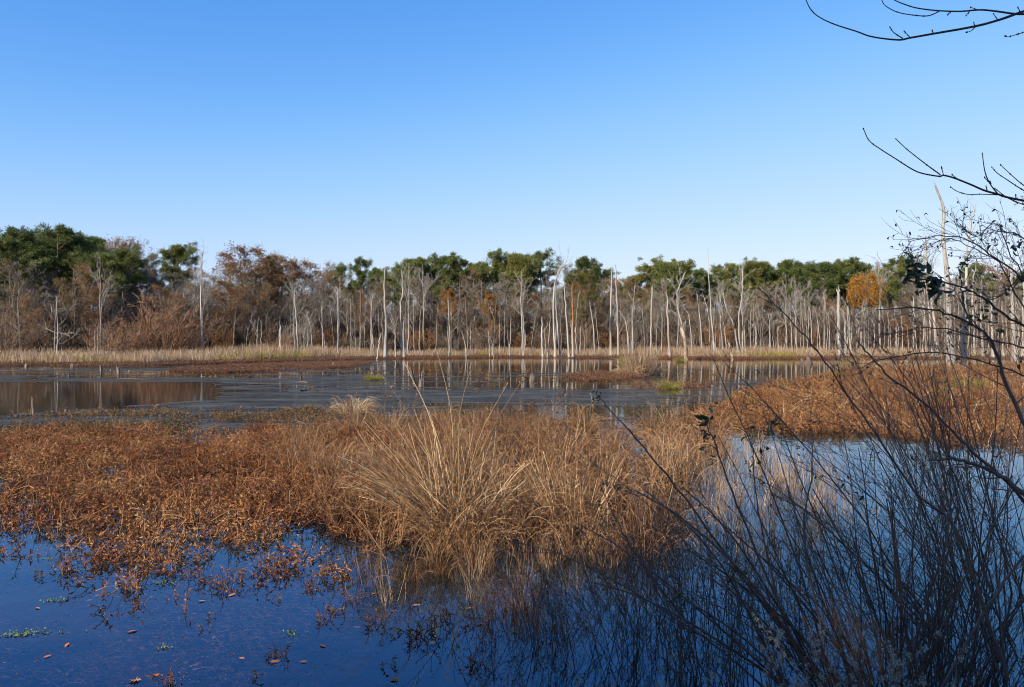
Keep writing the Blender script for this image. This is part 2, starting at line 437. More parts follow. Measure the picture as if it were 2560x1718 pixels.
# ------------------------------------------------------------------ object bookkeeping
REG = []
def link(name, me, parent=None, loc=None):
    o = bpy.data.objects.new(name, me)
    COL.objects.link(o)
    if parent is not None: o.parent = parent
    if loc is not None: o.location = loc
    return o
def tag(o, label=None, cat=None, group=None, kind=None):
    if label: o['label'] = label
    if cat: o['category'] = cat
    if group: o['group'] = group
    if kind: o['kind'] = kind
    return o
def reg(o, desc, cat, group, x, zone='far'):
    o['category'] = cat
    if group: o['group'] = group
    REG.append((o, desc, x, zone))
    return o
def place(name, parts, loc, sc=(1, 1, 1), rz=0.0):
    r = bpy.data.objects.new(name, None); COL.objects.link(r)
    r.empty_display_size = .3
    r.location = loc; r.scale = sc; r.rotation_euler = (0, 0, rz)
    for pn, me in parts:
        link(pn, me, r)
    return r

# ------------------------------------------------------------------ shoreline, ground, water
SHX = np.array([-9000, 0, 380, 600, 900, 1280, 1800, 2300, 2560, 9000])
SHY = np.array([914, 914, 913, 905, 897, 893, 897, 896, 896, 896])
def shore_D(xpx):                    # distance of the far waterline
    return F * CH / (np.interp(xpx, SHX, SHY) - YH)
def forest_D(xpx):                   # distance of the edge of the wood
    return np.interp(xpx, [0, 640, 1280, 1900, 2560], [126, 140, 152, 158, 150])

gx = np.unique(np.concatenate([np.linspace(-3000, -300, 10), np.linspace(-300, -40, 53), np.linspace(-40, 40, 81), np.linspace(40, 300, 53), np.linspace(300, 3000, 10)]))
gy = np.unique(np.concatenate([np.linspace(-400, -20, 12), np.linspace(-20, 12, 65), np.linspace(12, 60, 33), np.linspace(60, 320, 105), np.linspace(320, 3500, 12)]))
NB = Noise2(5)
X, Y = np.meshgrid(gx, gy)
px = 1280 + F * X / np.maximum(Y, 8)
sh = shore_D(np.clip(px, -3000, 6000))
u = np.clip((Y - sh + 3) / 8.0, 0, 1)
Z = -.42 + .55 * u * u * (3 - 2 * u) + .35 * np.clip((Y - sh - 25) / 30, 0, 1)
ub = np.clip((5.2 - Y - .25 * np.sin(X)) / 3.0, 0, 1)
Z = np.where(Y < 30, -.42 + 1.85 * ub * ub * (3 - 2 * ub), Z)
Z += (NB.fbm(X * .5, Y * .5) - .5) * .22 * np.where(np.abs(X) < 300, 1, 0)
g = G()
nxg, nyg = len(gx), len(gy)
idx = np.arange(nxg * nyg).reshape(nyg, nxg)
g.add(np.stack([X, Y, Z], -1), np.stack([idx[:-1, :-1], idx[:-1, 1:], idx[1:, 1:], idx[1:, :-1]], -1))
tag(link('ground', g.mesh('ground', M['ground'])), 'dark muddy ground of the pond bed and its banks', None, None, 'structure')
g = G().add([(-320, 2.5, 0), (320, 2.5, 0), (320, 190, 0), (-320, 190, 0)], [[0, 1, 2, 3]])
tag(link('water', g.mesh('water', M['water'])), 'still pond water mirroring blue sky and the far trees', None, None, 'structure')

# ------------------------------------------------------------------ prototypes for the wood
def trunk_poly(rng, H, k=9, wob=.02):
    z = np.linspace(0, H, k + 1)
    xy = np.cumsum(rng.normal(size=(k + 1, 2)) * wob * H / k * 2.2, 0); xy -= xy[0]
    return np.c_[xy, z][None]

def proto_pine(seed, start=.5, width=3.4, H=22.0, nl=34, nt_=32, sparse=1.0):
    rng = np.random.default_rng(seed)
    tp = trunk_poly(rng, H, 10, .015)
    prof = lambda t: width * (np.sin(np.pi * np.clip((t - start) / (1.0 - start) * .80 + .19, 0, 1)) ** .75 * 1.0 + .08)
    limbs, lr = grow(tp, [.22], nl, start, .995, prof, 1.1, 4, rng, up=.16, wig=.10, Lj=.33, rr=.42)
    sub, sr = grow(limbs, lr, 6, .3, 1.0, .5, .75, 3, rng, up=.10, wig=.18, Lj=.3)
    g = G()
    tube(g, tp, [.26], [.05], rng, 7, .04)
    tube(g, limbs, lr * .8, lr * .2, rng, 3)
    ribbon(g, sub, sr * .9, sr * .3, rng)
    trunk = g.mesh('pine_trunk', M['pinebark'])
    g = G()
    c1, d1 = along(sub, 3, .45, 1.0, rng)
    c2, d2 = along(limbs, 4, .6, 1.0, rng)
    c = np.concatenate([c1, c2]); d = np.concatenate([d1, d2])
    keep = rng.random(len(c)) < sparse
    c, d = c[keep], d[keep]
    n = nt_
    cc = c.repeat(n, 0) + rng.normal(size=(len(c) * n, 3)) * .22
    dd = d.repeat(n, 0) * .5 + rng.normal(size=cc.shape) * .8 + UPZ * .45
    rhomb(g, cc, dd, .38 + .26 * rng.random(len(cc)), .075, rng)
    return [('trunk', trunk), ('crown', g.mesh('pine_crown', M['needle'], False))]

def proto_bare(seed, H=18.0, start=.3, spread=.38, ang=.7, m1=20, twm=5, bark='greybark', tw='twig', leaf=None, nleaf=7, lsize=.2, rad=.13, up=.1):
    rng = np.random.default_rng(seed)
    tp = trunk_poly(rng, H, 10, .022)
    prof = lambda t: H * spread * (1.0 - .75 * (t - start) / (1 - start)) * (.55 + .45 * np.sin(np.pi * np.clip((t - start) / (1 - start) * .8 + .2, 0, 1)))
    b1, r1 = grow(tp, [rad], m1, start, .97, prof, ang, 5, rng, up=up, wig=.14, Lj=.3, rr=.55)
    b2, r2 = grow(b1, r1, 6, .25, 1, .5, .6, 4, rng, up=up * .8, wig=.16, rr=.6)
    b3, r3 = grow(b2, r2, 5, .2, 1, .55, .6, 3, rng, up=up * .6, wig=.18, rr=.6)
    g = G()
    tube(g, tp, [rad * 1.1], [.03], rng, 7, .05)
    tube(g, b1, np.maximum(r1, .025), .015, rng, 4)
    ribbon(g, b2, np.maximum(r2 * 1.8, .035), .02, rng)
    trunk = g.mesh('bare_trunk', M[bark])
    g = G()
    ribbon(g, b3, .030, .016, rng)
    b4, _ = grow(b3, r3, twm, .15, 1, .6, .6, 2, rng, up=.05, wig=.2)
    ribbon(g, b4, .022, .012, rng)
    parts = [('trunk', trunk)]
    if leaf is None:
        parts.append(('crown', g.mesh('bare_crown', M[tw])))
    else:
        tw_me = g.mesh('leafy_twigs', M[tw])
        g = G()
        c, d = along(b3, nleaf, .1, 1.0, rng)
        sel = rng.random(len(c)) < .85
        c = c[sel] + rng.normal(size=(sel.sum(), 3)) * (.15 if lsize < .2 or leaf == 'leaf_amber' else .3)
        rhomb(g, c, rng.normal(size=c.shape), lsize * (.7 + .6 * rng.random(len(c))), lsize * .62, rng)
        parts += [('twigs', tw_me), ('crown', g.mesh('leaf_crown', M[leaf], False))]
    return parts

def proto_shrub(seed, H=4.0, n=16, tw='twig_brown', leaf=None, wid=.5, nleaf=5):
    rng = np.random.default_rng(seed)
    a = rng.random(n) * 2 * np.pi; rr = rng.random(n) ** .5 * wid
    C = np.c_[np.cos(a) * rr, np.sin(a) * rr, np.zeros(n)]
    D = np.c_[np.cos(a) * .5 * rng.random(n), np.sin(a) * .5 * rng.random(n), np.ones(n)]
    s = stems(C, D, H * (.6 + .4 * rng.random(n)), 6, rng, wig=.13)
    b, r = grow(s, np.full(n, .04), 9, .15, 1, .4, .6, 4, rng, up=.08, wig=.18)
    b2, r2 = grow(b, r, 6, .2, 1, .5, .6, 2, rng, up=.05, wig=.2)
    g = G()
    tube(g, s, .035, .012, rng, 3)
    ribbon(g, b, .03, .015, rng); ribbon(g, b2, .022, .012, rng)
    me = g.mesh('shrub_stems', M[tw])
    if leaf:
        g = G()
        c, d = along(b2, nleaf, .1, 1, rng)
        rhomb(g, c, rng.normal(size=c.shape), .13, .07, rng)
        return [('stems', me), ('leaves', g.mesh('shrub_leaves', M[leaf], False))]
    return [('stems', me)]

PINES = [proto_pine(11 + i, start=s_, width=w_) for i, (s_, w_) in enumerate([(.44, 3.9), (.52, 3.6), (.40, 3.8), (.58, 3.4), (.46, 4.5)])]
PINES += [proto_pine(16, start=.55, width=3.6, sparse=.7, nl=26), proto_pine(17, start=.48, width=3.3, sparse=.75, nl=28), proto_pine(18, start=.62, width=3.8, sparse=.8, nl=24)]
for k_ in (1, 3, 5, 6):
    me_ = PINES[k_][1][1].copy(); me_.materials[0] = M['needle_light']; PINES.append([PINES[k_][0], ('crown', me_)])
PINE_THIN = proto_pine(77, start=.68, width=3.0, nl=20, sparse=.7)
YELLOW = proto_pine(55, start=.35, width=4.2, nl=34, nt_=14)
YELLOW = [YELLOW[0], ('crown', YELLOW[1][1].copy())]; YELLOW[1][1].materials[0] = M['needle_yellow']
BARE = [proto_bare(101, start=.20, spread=.40, m1=24), proto_bare(102, start=.22, spread=.30, ang=.55), proto_bare(103, start=.14, spread=.40, ang=.8),
        proto_bare(104, start=.2, spread=.36, ang=.5, up=.16), proto_bare(105, start=.12, spread=.33, ang=.6), proto_bare(106, start=.3, spread=.38, ang=.75)]
BARE_PALE = [proto_bare(111, start=.42, spread=.30, ang=.62, m1=12, twm=3, bark='palebark', tw='twig_pale', rad=.15),
             proto_bare(112, start=.50, spread=.36, ang=.8, m1=11, twm=3, bark='palebark', tw='twig_pale', rad=.15),
             proto_bare(113, start=.35, spread=.26, ang=.5, m1=12, twm=3, bark='palebark', tw='twig_pale', rad=.14)]
BROWNT = [proto_bare(121, start=.25, spread=.36, leaf='leaf_brown', nleaf=5, tw='twig_brown'), proto_bare(122, start=.2, spread=.36, leaf='leaf_rust', nleaf=7, tw='twig_brown', m1=26, ang=.9)]
TANT = [proto_bare(123, start=.3, spread=.36, leaf='leaf_tan', nleaf=6, tw='twig_brown')]
AMBER = [proto_bare(124, H=14, start=.45, spread=.34, ang=.75, leaf='leaf_amber', nleaf=11, tw='twig_brown', bark='palebark', rad=.13, lsize=.2),
         proto_bare(125, H=14, start=.25, spread=.30, ang=.8, leaf='leaf_amber', nleaf=10, tw='twig_brown', lsize=.2)]
def proto_ball(seed):
    rng = np.random.default_rng(seed)
    H = 14.0
    tp = trunk_poly(rng, H * .8, 8, .01)
    prof = lambda t: 4.3 * (.55 + .45 * np.sin(np.pi * np.clip((t - .3) / .7 * .75 + .25, 0, 1)))
    b1, r1 = grow(tp, [.2], 26, .38, .98, prof, .95, 5, rng, up=.16, wig=.1, Lj=.08)
    b2, r2 = grow(b1, r1, 7, .3, 1, .42, .6, 4, rng, up=.05, wig=.15)
    b3, r3 = grow(b2, r2, 4, .2, 1, .55, .6, 3, rng, up=.03, wig=.15)
    g = G(); tube(g, tp, [.24], [.05], rng, 7, .04); tube(g, b1, r1, .02, rng, 4); ribbon(g, b2, .04, .02, rng); ribbon(g, b3, .025, .015, rng)
    tm = g.mesh('orange_trunk', M['greybark'])
    u_ = nrm(rng.normal(size=(300, 3))) * (rng.random((300, 1)) ** .28) * np.array([4.4, 4.4, 3.0]) * (.9 + .2 * rng.random((300, 1)))
    u_ = u_[u_[:, 2] > -2.9] + np.array([0, 0, H * .70])
    c = u_.repeat(24, 0); c = c + rng.normal(size=c.shape) * .30
    g = G(); rhomb(g, c, rng.normal(size=c.shape), .26, .17, rng)
    return [('trunk', tm), ('crown', g.mesh('orange_crown', M['leaf_orange'], False))]
BALL = proto_ball(9)
SHRUB = [proto_shrub(201), proto_shrub(202, tw='twig', n=12), proto_shrub(203, tw='twig_brown', n=20, wid=.9), proto_shrub(204, tw='twig_russet', leaf='leaf_rust', n=16, wid=.9)]

SHRUB.append(proto_shrub(205, tw='twig_russet', n=24, wid=1.1))
# ------------------------------------------------------------------ the wood on the far shore
rw = np.random.default_rng(3)
def far_z(D, x):
    return .10 + .33 * min(1, max(0, (D - float(shore_D(x)) - 25) / 30))
def tree(name, parts, x, top, D, cat, desc, group, wsc=1.0, H0=None):
    zg = far_z(D, x) - .15
    H = CH + (YH - top) / F * D - zg
    Hp = H0 or max(v.co.z for v in parts[-1][1].vertices)
    s = H / Hp
    o = place(name, parts, (wx(x, D), D, zg), (s * wsc, s * wsc, s), rw.random() * 6.28)
    reg(o, desc, cat, group, x)
    return o
HT = {}
def topz(parts):
    k = parts[-1][1].name
    if k not in HT:
        a = np.empty(len(parts[-1][1].vertices) * 3, np.float32); parts[-1][1].vertices.foreach_get('co', a); HT[k] = float(a[2::3].max())
    return HT[k]

PG = 'pines rising over the far wood'
pines = [(5, 580, 12), (35, 556, 20), (80, 575, 30), (140, 551, 18), (185, 572, 25), (222, 578, 35), (250, 620, 15), (310, 612, 14), (345, 630, 40), (445, 601, 45),
         (680, 632, 22), (860, 655, 35), (945, 662, 40), (985, 665, 30), (1012, 650, 45), (1040, 634, 26), (1085, 652, 40), (1115, 627, 22), (1165, 640, 35), (1190, 650, 26),
         (1262, 640, 45), (1290, 622, 26), (1318, 628, 32), (1355, 619, 38), (1462, 634, 40), (1500, 662, 50), (1635, 638, 34), (1665, 645, 26), (1700, 642, 28), (1735, 664, 40),
         (1795, 658, 45), (1830, 650, 35), (1862, 655, 50), (1893, 642, 26), (1925, 655, 40), (1945, 662, 30), (1970, 642, 34), (2003, 648, 42), (2030, 655, 50), (2062, 645, 30),
         (2100, 645, 36), (2130, 655, 44), (2168, 652, 50), (2225, 645, 40), (2250, 638, 30), (2300, 655, 45), (2440, 650, 50), (2560, 660, 50),
         (60, 578, 36), (112, 572, 40), (165, 566, 38), (215, 590, 42), (280, 622, 36), (1070, 668, 30), (1140, 665, 30), (1210, 668, 30), (1450, 672, 34), (1600, 680, 34), (1700, 678, 34), (1760, 676, 34), (1850, 682, 34), (1955, 682, 34), (2040, 676, 34), (2120, 684, 36)]
for i, (x, top, off) in enumerate(pines):
    D = float(forest_D(x)) + off * .8
    pr = PINES[(i * 5) % 12] if x > 360 else PINES[(i * 5) % 8]
    top = top + 8 * rw.normal() * (i > 40)
    tree('pine_tree', pr, x, top, D, 'pine tree', 'tall green pine', PG, wsc=1.15 + .3 * rw.random() if x > 360 else 1.45, H0=topz(pr))
tree('pine_tree', PINE_THIN, 902, 636, 143, 'pine tree', 'thin pine with a small high crown', PG, 1.0, topz(PINE_THIN))
tree('pine_tree', PINE_THIN, 1235, 617, 175, 'pine tree', 'thin pine with a small high crown', PG, 1.0, topz(PINE_THIN))
tree('yellowing_tree', YELLOW, 1468, 665, 158, 'tree', 'yellow-green leafy tree', None, .95, topz(YELLOW))
tree('yellowing_tree', YELLOW, 1002, 690, 175, 'tree', 'yellow-green leafy tree', None, .8, topz(YELLOW))
tree('orange_tree', BALL, 2165, 674, 152, 'tree', 'round bright orange tree', None, .66, topz(BALL))
for x, top, off, k, d_ in [(150, 690, 3, 'b', 'dull brown leafy tree'), (250, 700, 3, 'B', 'rust-brown tree with a broad crown'), (480, 700, 5, 'b', 'dull brown leafy tree'), (560, 690, 6, 'B', 'rust-brown tree with a broad crown'), (670, 700, 6, 'b', 'dull brown leafy tree'), (900, 720, 6, 'B', 'rust-brown tree with a broad crown'), (960, 700, 10, 'b', 'dull brown leafy tree'), (1160, 740, 6, 'B', 'rust-brown tree with a broad crown'), (1290, 735, 8, 'b', 'dull brown leafy tree'), (1445, 700, 10, 'B', 'rust-brown tree with a broad crown'), (1540, 690, 14, 'T', 'tan-leaved tree'), (1620, 715, 10, 'b', 'dull brown leafy tree'), (1720, 720, 12, 'B', 'rust-brown tree with a broad crown'), (1820, 730, 10, 'b', 'dull brown leafy tree'), (1900, 735, 10, 'T', 'tan-leaved tree'), (2010, 745, 10, 'b', 'dull brown leafy tree'), (2060, 735, 12, 'B', 'rust-brown tree with a broad crown'), (290, 586, 24, 'T', 'tan-leaved tree'), (318, 588, 26, 'T', 'tan-leaved tree'), (216, 655, 6, 'T', 'tan-leaved tree'), (62, 735, 2, 'T', 'tan-leaved tree'), (95, 770, 1, 'T', 'tan-leaved tree'),
                       (570, 616, 12, 'B', 'rust-brown tree with a broad crown'), (605, 602, 14, 'B', 'rust-brown tree with a broad crown'), (645, 604, 16, 'B', 'rust-brown tree with a broad crown'), (700, 622, 18, 'B', 'rust-brown tree with a broad crown'),
                       (735, 640, 14, 'B', 'rust-brown tree with a broad crown'), (775, 640, 20, 'B', 'rust-brown tree with a broad crown'), (20, 640, 8, 'b', 'dull brown leafy tree'), (400, 705, 4, 'B', 'rust-brown tree with a broad crown'), (430, 745, 2, 'b', 'dull brown leafy tree'),
                       (870, 720, 16, 'b', 'dull brown leafy tree'), (830, 650, 34, 'b', 'dull brown leafy tree'), (1340, 730, 12, 'B', 'rust-brown tree with a broad crown'), (1510, 735, 10, 'B', 'rust-brown tree with a broad crown'), (1565, 690, 24, 'b', 'dull brown leafy tree'), (1590, 685, 26, 'b', 'dull brown leafy tree'),
                       (1420, 655, 30, 'b', 'dull brown leafy tree'), (1180, 668, 14, 'b', 'dull brown leafy tree'), (2260, 735, 8, 'B', 'rust-brown tree with a broad crown'), (2080, 745, 20, 'B', 'rust-brown tree with a broad crown'), (2120, 730, 24, 'b', 'dull brown leafy tree'), (1945, 735, 12, 'b', 'dull brown leafy tree'),
                       (2380, 690, 40, 'b', 'dull brown leafy tree'), (2470, 650, 40, 'B', 'rust-brown tree with a broad crown'), (2510, 655, 40, 'b', 'dull brown leafy tree'), (1050, 780, 4, 'A2', 'amber-leaved tree'), (1090, 800, 2, 'b', 'dull brown leafy tree'),
                       (1118, 712, -2, 'A', 'amber-leaved tree on a pale trunk'), (1222, 724, 2, 'A2', 'amber-leaved tree'), (1238, 735, 4, 'A2', 'amber-leaved tree'), (1228, 795, -3, 'A2', 'amber-leaved tree')]:
    pr = {'T': TANT[0], 'B': BROWNT[1], 'b': BROWNT[0], 'A': AMBER[0], 'A2': AMBER[1]}[k]
    tree('autumn_tree', pr, x, top, float(forest_D(x)) + off, 'tree', d_, 'trees still holding autumn leaves', (1.45 if k == 'B' and x < 800 else 1.0) + .3 * rw.random(), topz(pr))
# bare hardwoods, two loose rows
bx = []
x = -30.0
while x < 2600:
    x += 20 + 18 * rw.random()
    bx.append((x, 2 + 14 * rw.random(), 0))
x = -40.0
while x < 2600:
    x += 26 + 24 * rw.random()
    bx.append((x, 18 + 22 * rw.random(), 1))
for x, off, row in bx:
    base = np.interp(x, [0, 200, 480, 640, 1000, 1500, 2000, 2560], [645, 665, 662, 690, 685, 690, 705, 690])
    top = base + (rw.random() * 75 - 5 if row == 0 else rw.random() * 40 - 15)
    if 2095 < x < 2235: top = max(top, 765 + 15 * rw.random())
    pr = BARE[int(rw.integers(6))]
    tree('bare_tree', pr, x, top, float(forest_D(x)) + off, 'bare tree', 'leafless grey-brown hardwood', 'leafless trees of the far wood', (1.35 if row == 0 else 1.15) + .45 * rw.random(), topz(pr))
for x, top, D, k in [(505, 622, 120, 2), (250, 630, 128, 2), (738, 690, 122, 1), (843, 676, 126, 1), (770, 770, 124, 1), (930, 740, 132, 0), (1020, 660, 140, 0), (1388, 662, 132, 1), (1060, 665, 148, 0), (1304, 690, 134, 1),
                     (1692, 686, 140, 1), (1855, 668, 145, 2), (1800, 700, 150, 0), (1965, 680, 148, 2), (1990, 690, 150, 0), (2020, 700, 150, 2), (2060, 720, 152, 0), (1578, 760, 142, 1), (2310, 600, 120, 2), (2200, 650, 150, 0)]:
    pr = BARE_PALE[k]
    tree('pale_bare_tree', pr, x, top, D, 'bare tree', 'leafless pale-barked tree with fine branches', 'pale leafless trees at the edge of the wood', .9, topz(pr))
# shrubs along the foot of the wood
for i in range(95):
    x = -20 + 2600 * (i + rw.random()) / 95
    D = float(forest_D(x)) - 6 + 14 * rw.random()
    k = int(rw.integers(3))
    H = 3.2 + 4.5 * rw.random() ** 1.5
    if i % 9 == 3: k = 3
    o = place('bare_shrub', SHRUB[k], (wx(x, D), D, far_z(D, x) - .1), (H / 4 * 1.1, H / 4 * 1.1, H / 4), rw.random() * 6)
    reg(o, ['brown leafless shrub', 'grey leafless shrub', 'dense brown thicket shrub', 'russet shrub with withered leaves'][k], 'shrub', 'shrubs along the foot of the wood', x)
for x, top, D, k in [(415, 755, 119, 4), (365, 800, 117, 4), (455, 785, 118, 4), (395, 725, 122, 4), (265, 790, 112, 4), (705, 825, 118, 4), (330, 830, 116, 4)]:
    H = CH + (YH - top) / F * D
    o = place('bare_shrub', SHRUB[k], (wx(x, D), D, .0), (H / 4 * 1.2, H / 4 * 1.2, H / 4), rw.random() * 6)
    reg(o, 'large russet leafless thicket shrub', 'shrub', 'shrubs along the foot of the wood', x)

# deeper wood, read as one mass
def arrs(me):
    a = np.empty(len(me.vertices) * 3, np.float32); me.vertices.foreach_get('co', a)
    q = np.empty(len(me.loops), np.int32); me.loops.foreach_get('vertex_index', q)
    return a.reshape(-1, 3), q.reshape(-1, 4)
def far_mass(name, n, src, mat, hmin, hmax, d0, d1, keep, label, seed):
    rng = np.random.default_rng(seed)
    g = G()
    A = [arrs(p[-1][1]) for p in src]
    T = [arrs(p[0][1]) for p in src]
    gt = G()
    for i in range(n):
        x = -120 + 2800 * (i + rng.random()) / n
        D = float(forest_D(x)) + d0 + (d1 - d0) * rng.random()
        k = int(rng.integers(len(src)))
        V, Q = A[k]
        s = (hmin + (hmax - hmin) * rng.random()) / V[:, 2].max()
        an = rng.random() * 6.28; c, sn = math.cos(an), math.sin(an)
        Rm = np.array([[c, -sn, 0], [sn, c, 0], [0, 0, 1]]) * s
        off = np.array([wx(x, D), D, .35])
        sel = Q[rng.random(len(Q)) < keep]
        us, inv = np.unique(sel, return_inverse=True)
        g.add(V[us] @ Rm.T + off, inv.reshape(-1, 4))
        V2, Q2 = T[k]
        tq = Q2[:70]
        us, inv = np.unique(tq, return_inverse=True)
        gt.add(V2[us] @ Rm.T + off, inv.reshape(-1, 4))
    o = link(name, g.mesh(name, mat, False)); tag(o, label, None, None, 'stuff')
    return gt
t1 = far_mass('distant_pine_woods', 75, PINES, M['needle'], 16, 20.5, 45, 95, .5, 'mass of green pines deeper in the far wood', 31)
t5 = far_mass('distant_young_pines', 130, [PINES[2], PINES[0], PINES[4]], M['needle'], 7, 13, 22, 85, .4, 'dark young pines filling the depth of the far wood', 35)
t2 = far_mass('distant_bare_woods', 240, BARE, M['twig'], 12, 18, 25, 95, .9, 'mass of leafless trees deeper in the far wood', 32)
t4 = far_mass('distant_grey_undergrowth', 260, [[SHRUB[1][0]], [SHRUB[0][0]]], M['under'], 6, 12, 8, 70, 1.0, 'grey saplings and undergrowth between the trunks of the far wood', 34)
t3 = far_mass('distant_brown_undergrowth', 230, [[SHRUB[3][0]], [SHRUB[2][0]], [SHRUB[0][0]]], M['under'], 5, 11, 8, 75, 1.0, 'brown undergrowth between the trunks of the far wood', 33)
for t_, nm, mm in ((t1, 'distant_pine_trunks', 'pinebark'), (t2, 'distant_bare_trunks', 'greybark')):
    o = link(nm, t_.mesh(nm, M[mm])); tag(o, 'dark trunks crowded deep inside the far wood' if 'pine' in nm else 'grey trunks crowded deep inside the far wood', None, None, 'stuff')

# ------------------------------------------------------------------ dead standing trees (traced one by one)
def snag(pts, wpx, D, desc, mat='snag', nb=0, blen=.25, name='dead_trunk', tip=.45, x=None, cat='dead tree', ang=.8, bt0=.45, zbase=None, group='dead trunks standing in the marsh'):
    rng = np.random.default_rng(int(abs(pts[0][0]) * 7 + abs(pts[-1][1]) * 13))
    P = [wpt(a, b_, D) for a, b_ in pts]
    P[0][2] = -.3
    base = P[0].copy()
    P = np.array(P) - base
    if len(P) > 2: P[1:, 1] += rng.normal(size=len(P) - 1) * .25
    pl = smooth_poly(P, 14)
    pl[:, 1:-1, :2] += rng.normal(size=(1, 13, 2)) * .035
    r0 = wpx * .82 / F * D / 2
    g = G()
    n = 7
    # flared foot
    pw = smooth_poly(P, 14)
    tube(g, pl, [r0], [r0 * tip], rng, 8, .07)
    foot = pl[:, :3].copy()
    tube(g, foot, [r0 * 1.55], [r0 * .9], rng, 8, .12)
    # splintered tip
    tp = pl[0, -1]; dr = nrm(pl[0, -1] - pl[0, -2])
    k = 4
    tips = stems(tp + rng.normal(size=(k, 3)) * r0 * tip * .5, dr + rng.normal(size=(k, 3)) * .12, .35 + .6 * rng.random(k), 2, rng)
    tube(g, tips, r0 * tip * .55, .008, rng, 4)
    if nb:
        b1, r1 = grow(pl, [r0], nb, bt0, .99, blen, ang, 5, rng, up=.10, wig=.2, Lj=.5, rr=.42, shrink=.2)
        tube(g, b1, np.maximum(r1, .03), .015, rng, 4)
        b2, r2 = grow(b1, r1, 4, .25, 1, .45, .65, 4, rng, up=.05, wig=.22)
        ribbon(g, b2, .045, .018, rng)
        b3, r3 = grow(b2, r2, 3, .25, 1, .5, .6, 3, rng, up=.05, wig=.22)
        ribbon(g, b3, .028, .012, rng)
    o = link(name, g.mesh(name, M[mat]), None, base)
    reg(o, desc, cat, group, x if x is not None else pts[0][0])
    return o
FIX = {}
def fixed(o, label):                 # landmark objects carry a label of their own
    global REG
    REG = [r for r in REG if r[0] is not o]
    o['label'] = label
    return o
GP = 'slender grey dead trunk'
PK = 'pinkish barkless dead trunk'
fixed(snag([(143, 897), (143, 820), (142, 749)], 4.5, 112, GP, nb=16, blen=.26, bt0=.22, ang=1.2), 'dead tree with a spike top and a skirt of fine low branches, far left shore')
snag([(136, 885), (138, 778)], 3.2, 116, GP)
fixed(snag([(239, 890), (238, 827)], 3.8, 110, GP), 'left one of two short grey poles standing side by side, far left reeds')
fixed(snag([(245, 890), (245, 822)], 3.8, 110.6, GP), 'right one of two short grey poles standing side by side, far left reeds')
fixed(snag([(507, 885), (503, 760), (499, 690), (504, 640)], 5, 120, GP, nb=6, blen=.16, bt0=.75), 'slightly bent white trunk rising in front of the russet thicket')
snag([(653, 880), (653, 810)], 3, 118, GP)
fixed(snag([(701, 886), (701, 823)], 7, 112, 'short thick grey snag', tip=.75), 'short thick grey stub rising from the reeds, below the rust-brown treetops')
snag([(747, 885), (743, 820), (736, 763), (735, 720)], 5, 118, GP, nb=8, blen=.22, bt0=.7)
snag([(761, 880), (760, 838)], 3, 118, GP)
snag([(783, 880), (778, 830), (769, 785)], 3.2, 118, GP, nb=4, blen=.3, bt0=.4)
snag([(806, 880), (807, 820), (805, 772)], 5, 118, GP, tip=.5)
snag([(845, 880), (845, 800), (842, 725)], 5, 120, GP, nb=10, blen=.22, bt0=.75)
snag([(878, 862), (877, 755)], 3, 136, GP)
snag([(898, 878), (902, 820)], 2.6, 120, GP, nb=4, blen=.3)
snag([(929, 882), (927, 800), (931, 748)], 4.6, 120, GP, nb=3, blen=.14, bt0=.8)
snag([(936, 880), (929, 812)], 4.2, 122, GP)
snag([(942, 892), (950, 845)], 5, 112, 'leaning broken stub', tip=.8)
fixed(snag([(964, 893), (965, 800), (960, 740), (962, 676)], 9, 116, GP, tip=.55), 'tall smooth grey pole with a dark broken top, left of the amber tree')
snag([(989, 888), (988, 812)], 6, 118, GP, nb=9, blen=.5, bt0=.7)
fixed(snag([(1005, 888), (1003, 800), (1001, 757), (1008, 735), (1005, 680)], 6.5, 118, GP, nb=5, blen=.16, bt0=.5), 'crooked grey dead trunk with a kink halfway up')
fixed(snag([(1011, 893), (1009, 840), (1011, 803)], 6.5, 116, PK, 'snag_pink', tip=.7), 'pinkish short dead trunk hard against the crooked one')
snag([(1047, 880), (1051, 780)], 4, 130, GP)
snag([(1166, 890), (1163, 865), (1157, 838)], 4, 118, 'leaning broken stub', tip=.6)
snag([(1124, 890), (1124, 820), (1120, 760)], 5.5, 122, GP, nb=4, blen=.3, bt0=.5)
snag([(1176, 880), (1176, 812)], 3, 128, GP)
snag([(1225, 886), (1222, 838)], 3.6, 122, GP)
snag([(1234, 888), (1230, 857)], 3.6, 122, 'leaning broken stub')
snag([(1249, 880), (1248, 785)], 3, 130, GP)
snag([(1275, 886), (1277, 803)], 5.2, 122, GP)
snag([(1309, 886), (1303, 780), (1304, 690)], 5, 126, GP, nb=9, blen=.14, bt0=.6)
snag([(1313, 884), (1308, 790)], 4.5, 128, GP)
fixed(snag([(1357, 886), (1355, 840), (1355, 800)], 7.5, 122, GP, nb=2, blen=.3, bt0=.3, tip=.5), 'stout grey snag with a knobbly tip, left of the forked white tree')
snag([(1367, 890), (1361, 830)], 3.6, 120, 'leaning broken stub', tip=.5)
snag([(1369, 890), (1372, 840), (1376, 795)], 4.2, 120.5, GP)
fixed(snag([(1388, 888), (1384, 790), (1386, 715), (1397, 680), (1408, 668)], 6.5, 122, GP, nb=14, blen=.22, bt0=.7), 'forked white dead tree with a wide antler crown, before the pines')
snag([(1401, 886), (1391, 780), (1388, 725)], 5, 123, GP)
snag([(1423, 892), (1417, 800), (1411, 712)], 6.5, 119, GP, tip=.5)
fixed(snag([(1432, 893), (1432, 800), (1431, 715)], 6.5, 119, PK, 'snag_orange', tip=.6), 'dead trunk with orange bark in its upper half')
snag([(1441, 882), (1441, 800), (1447, 735)], 3, 130, GP)
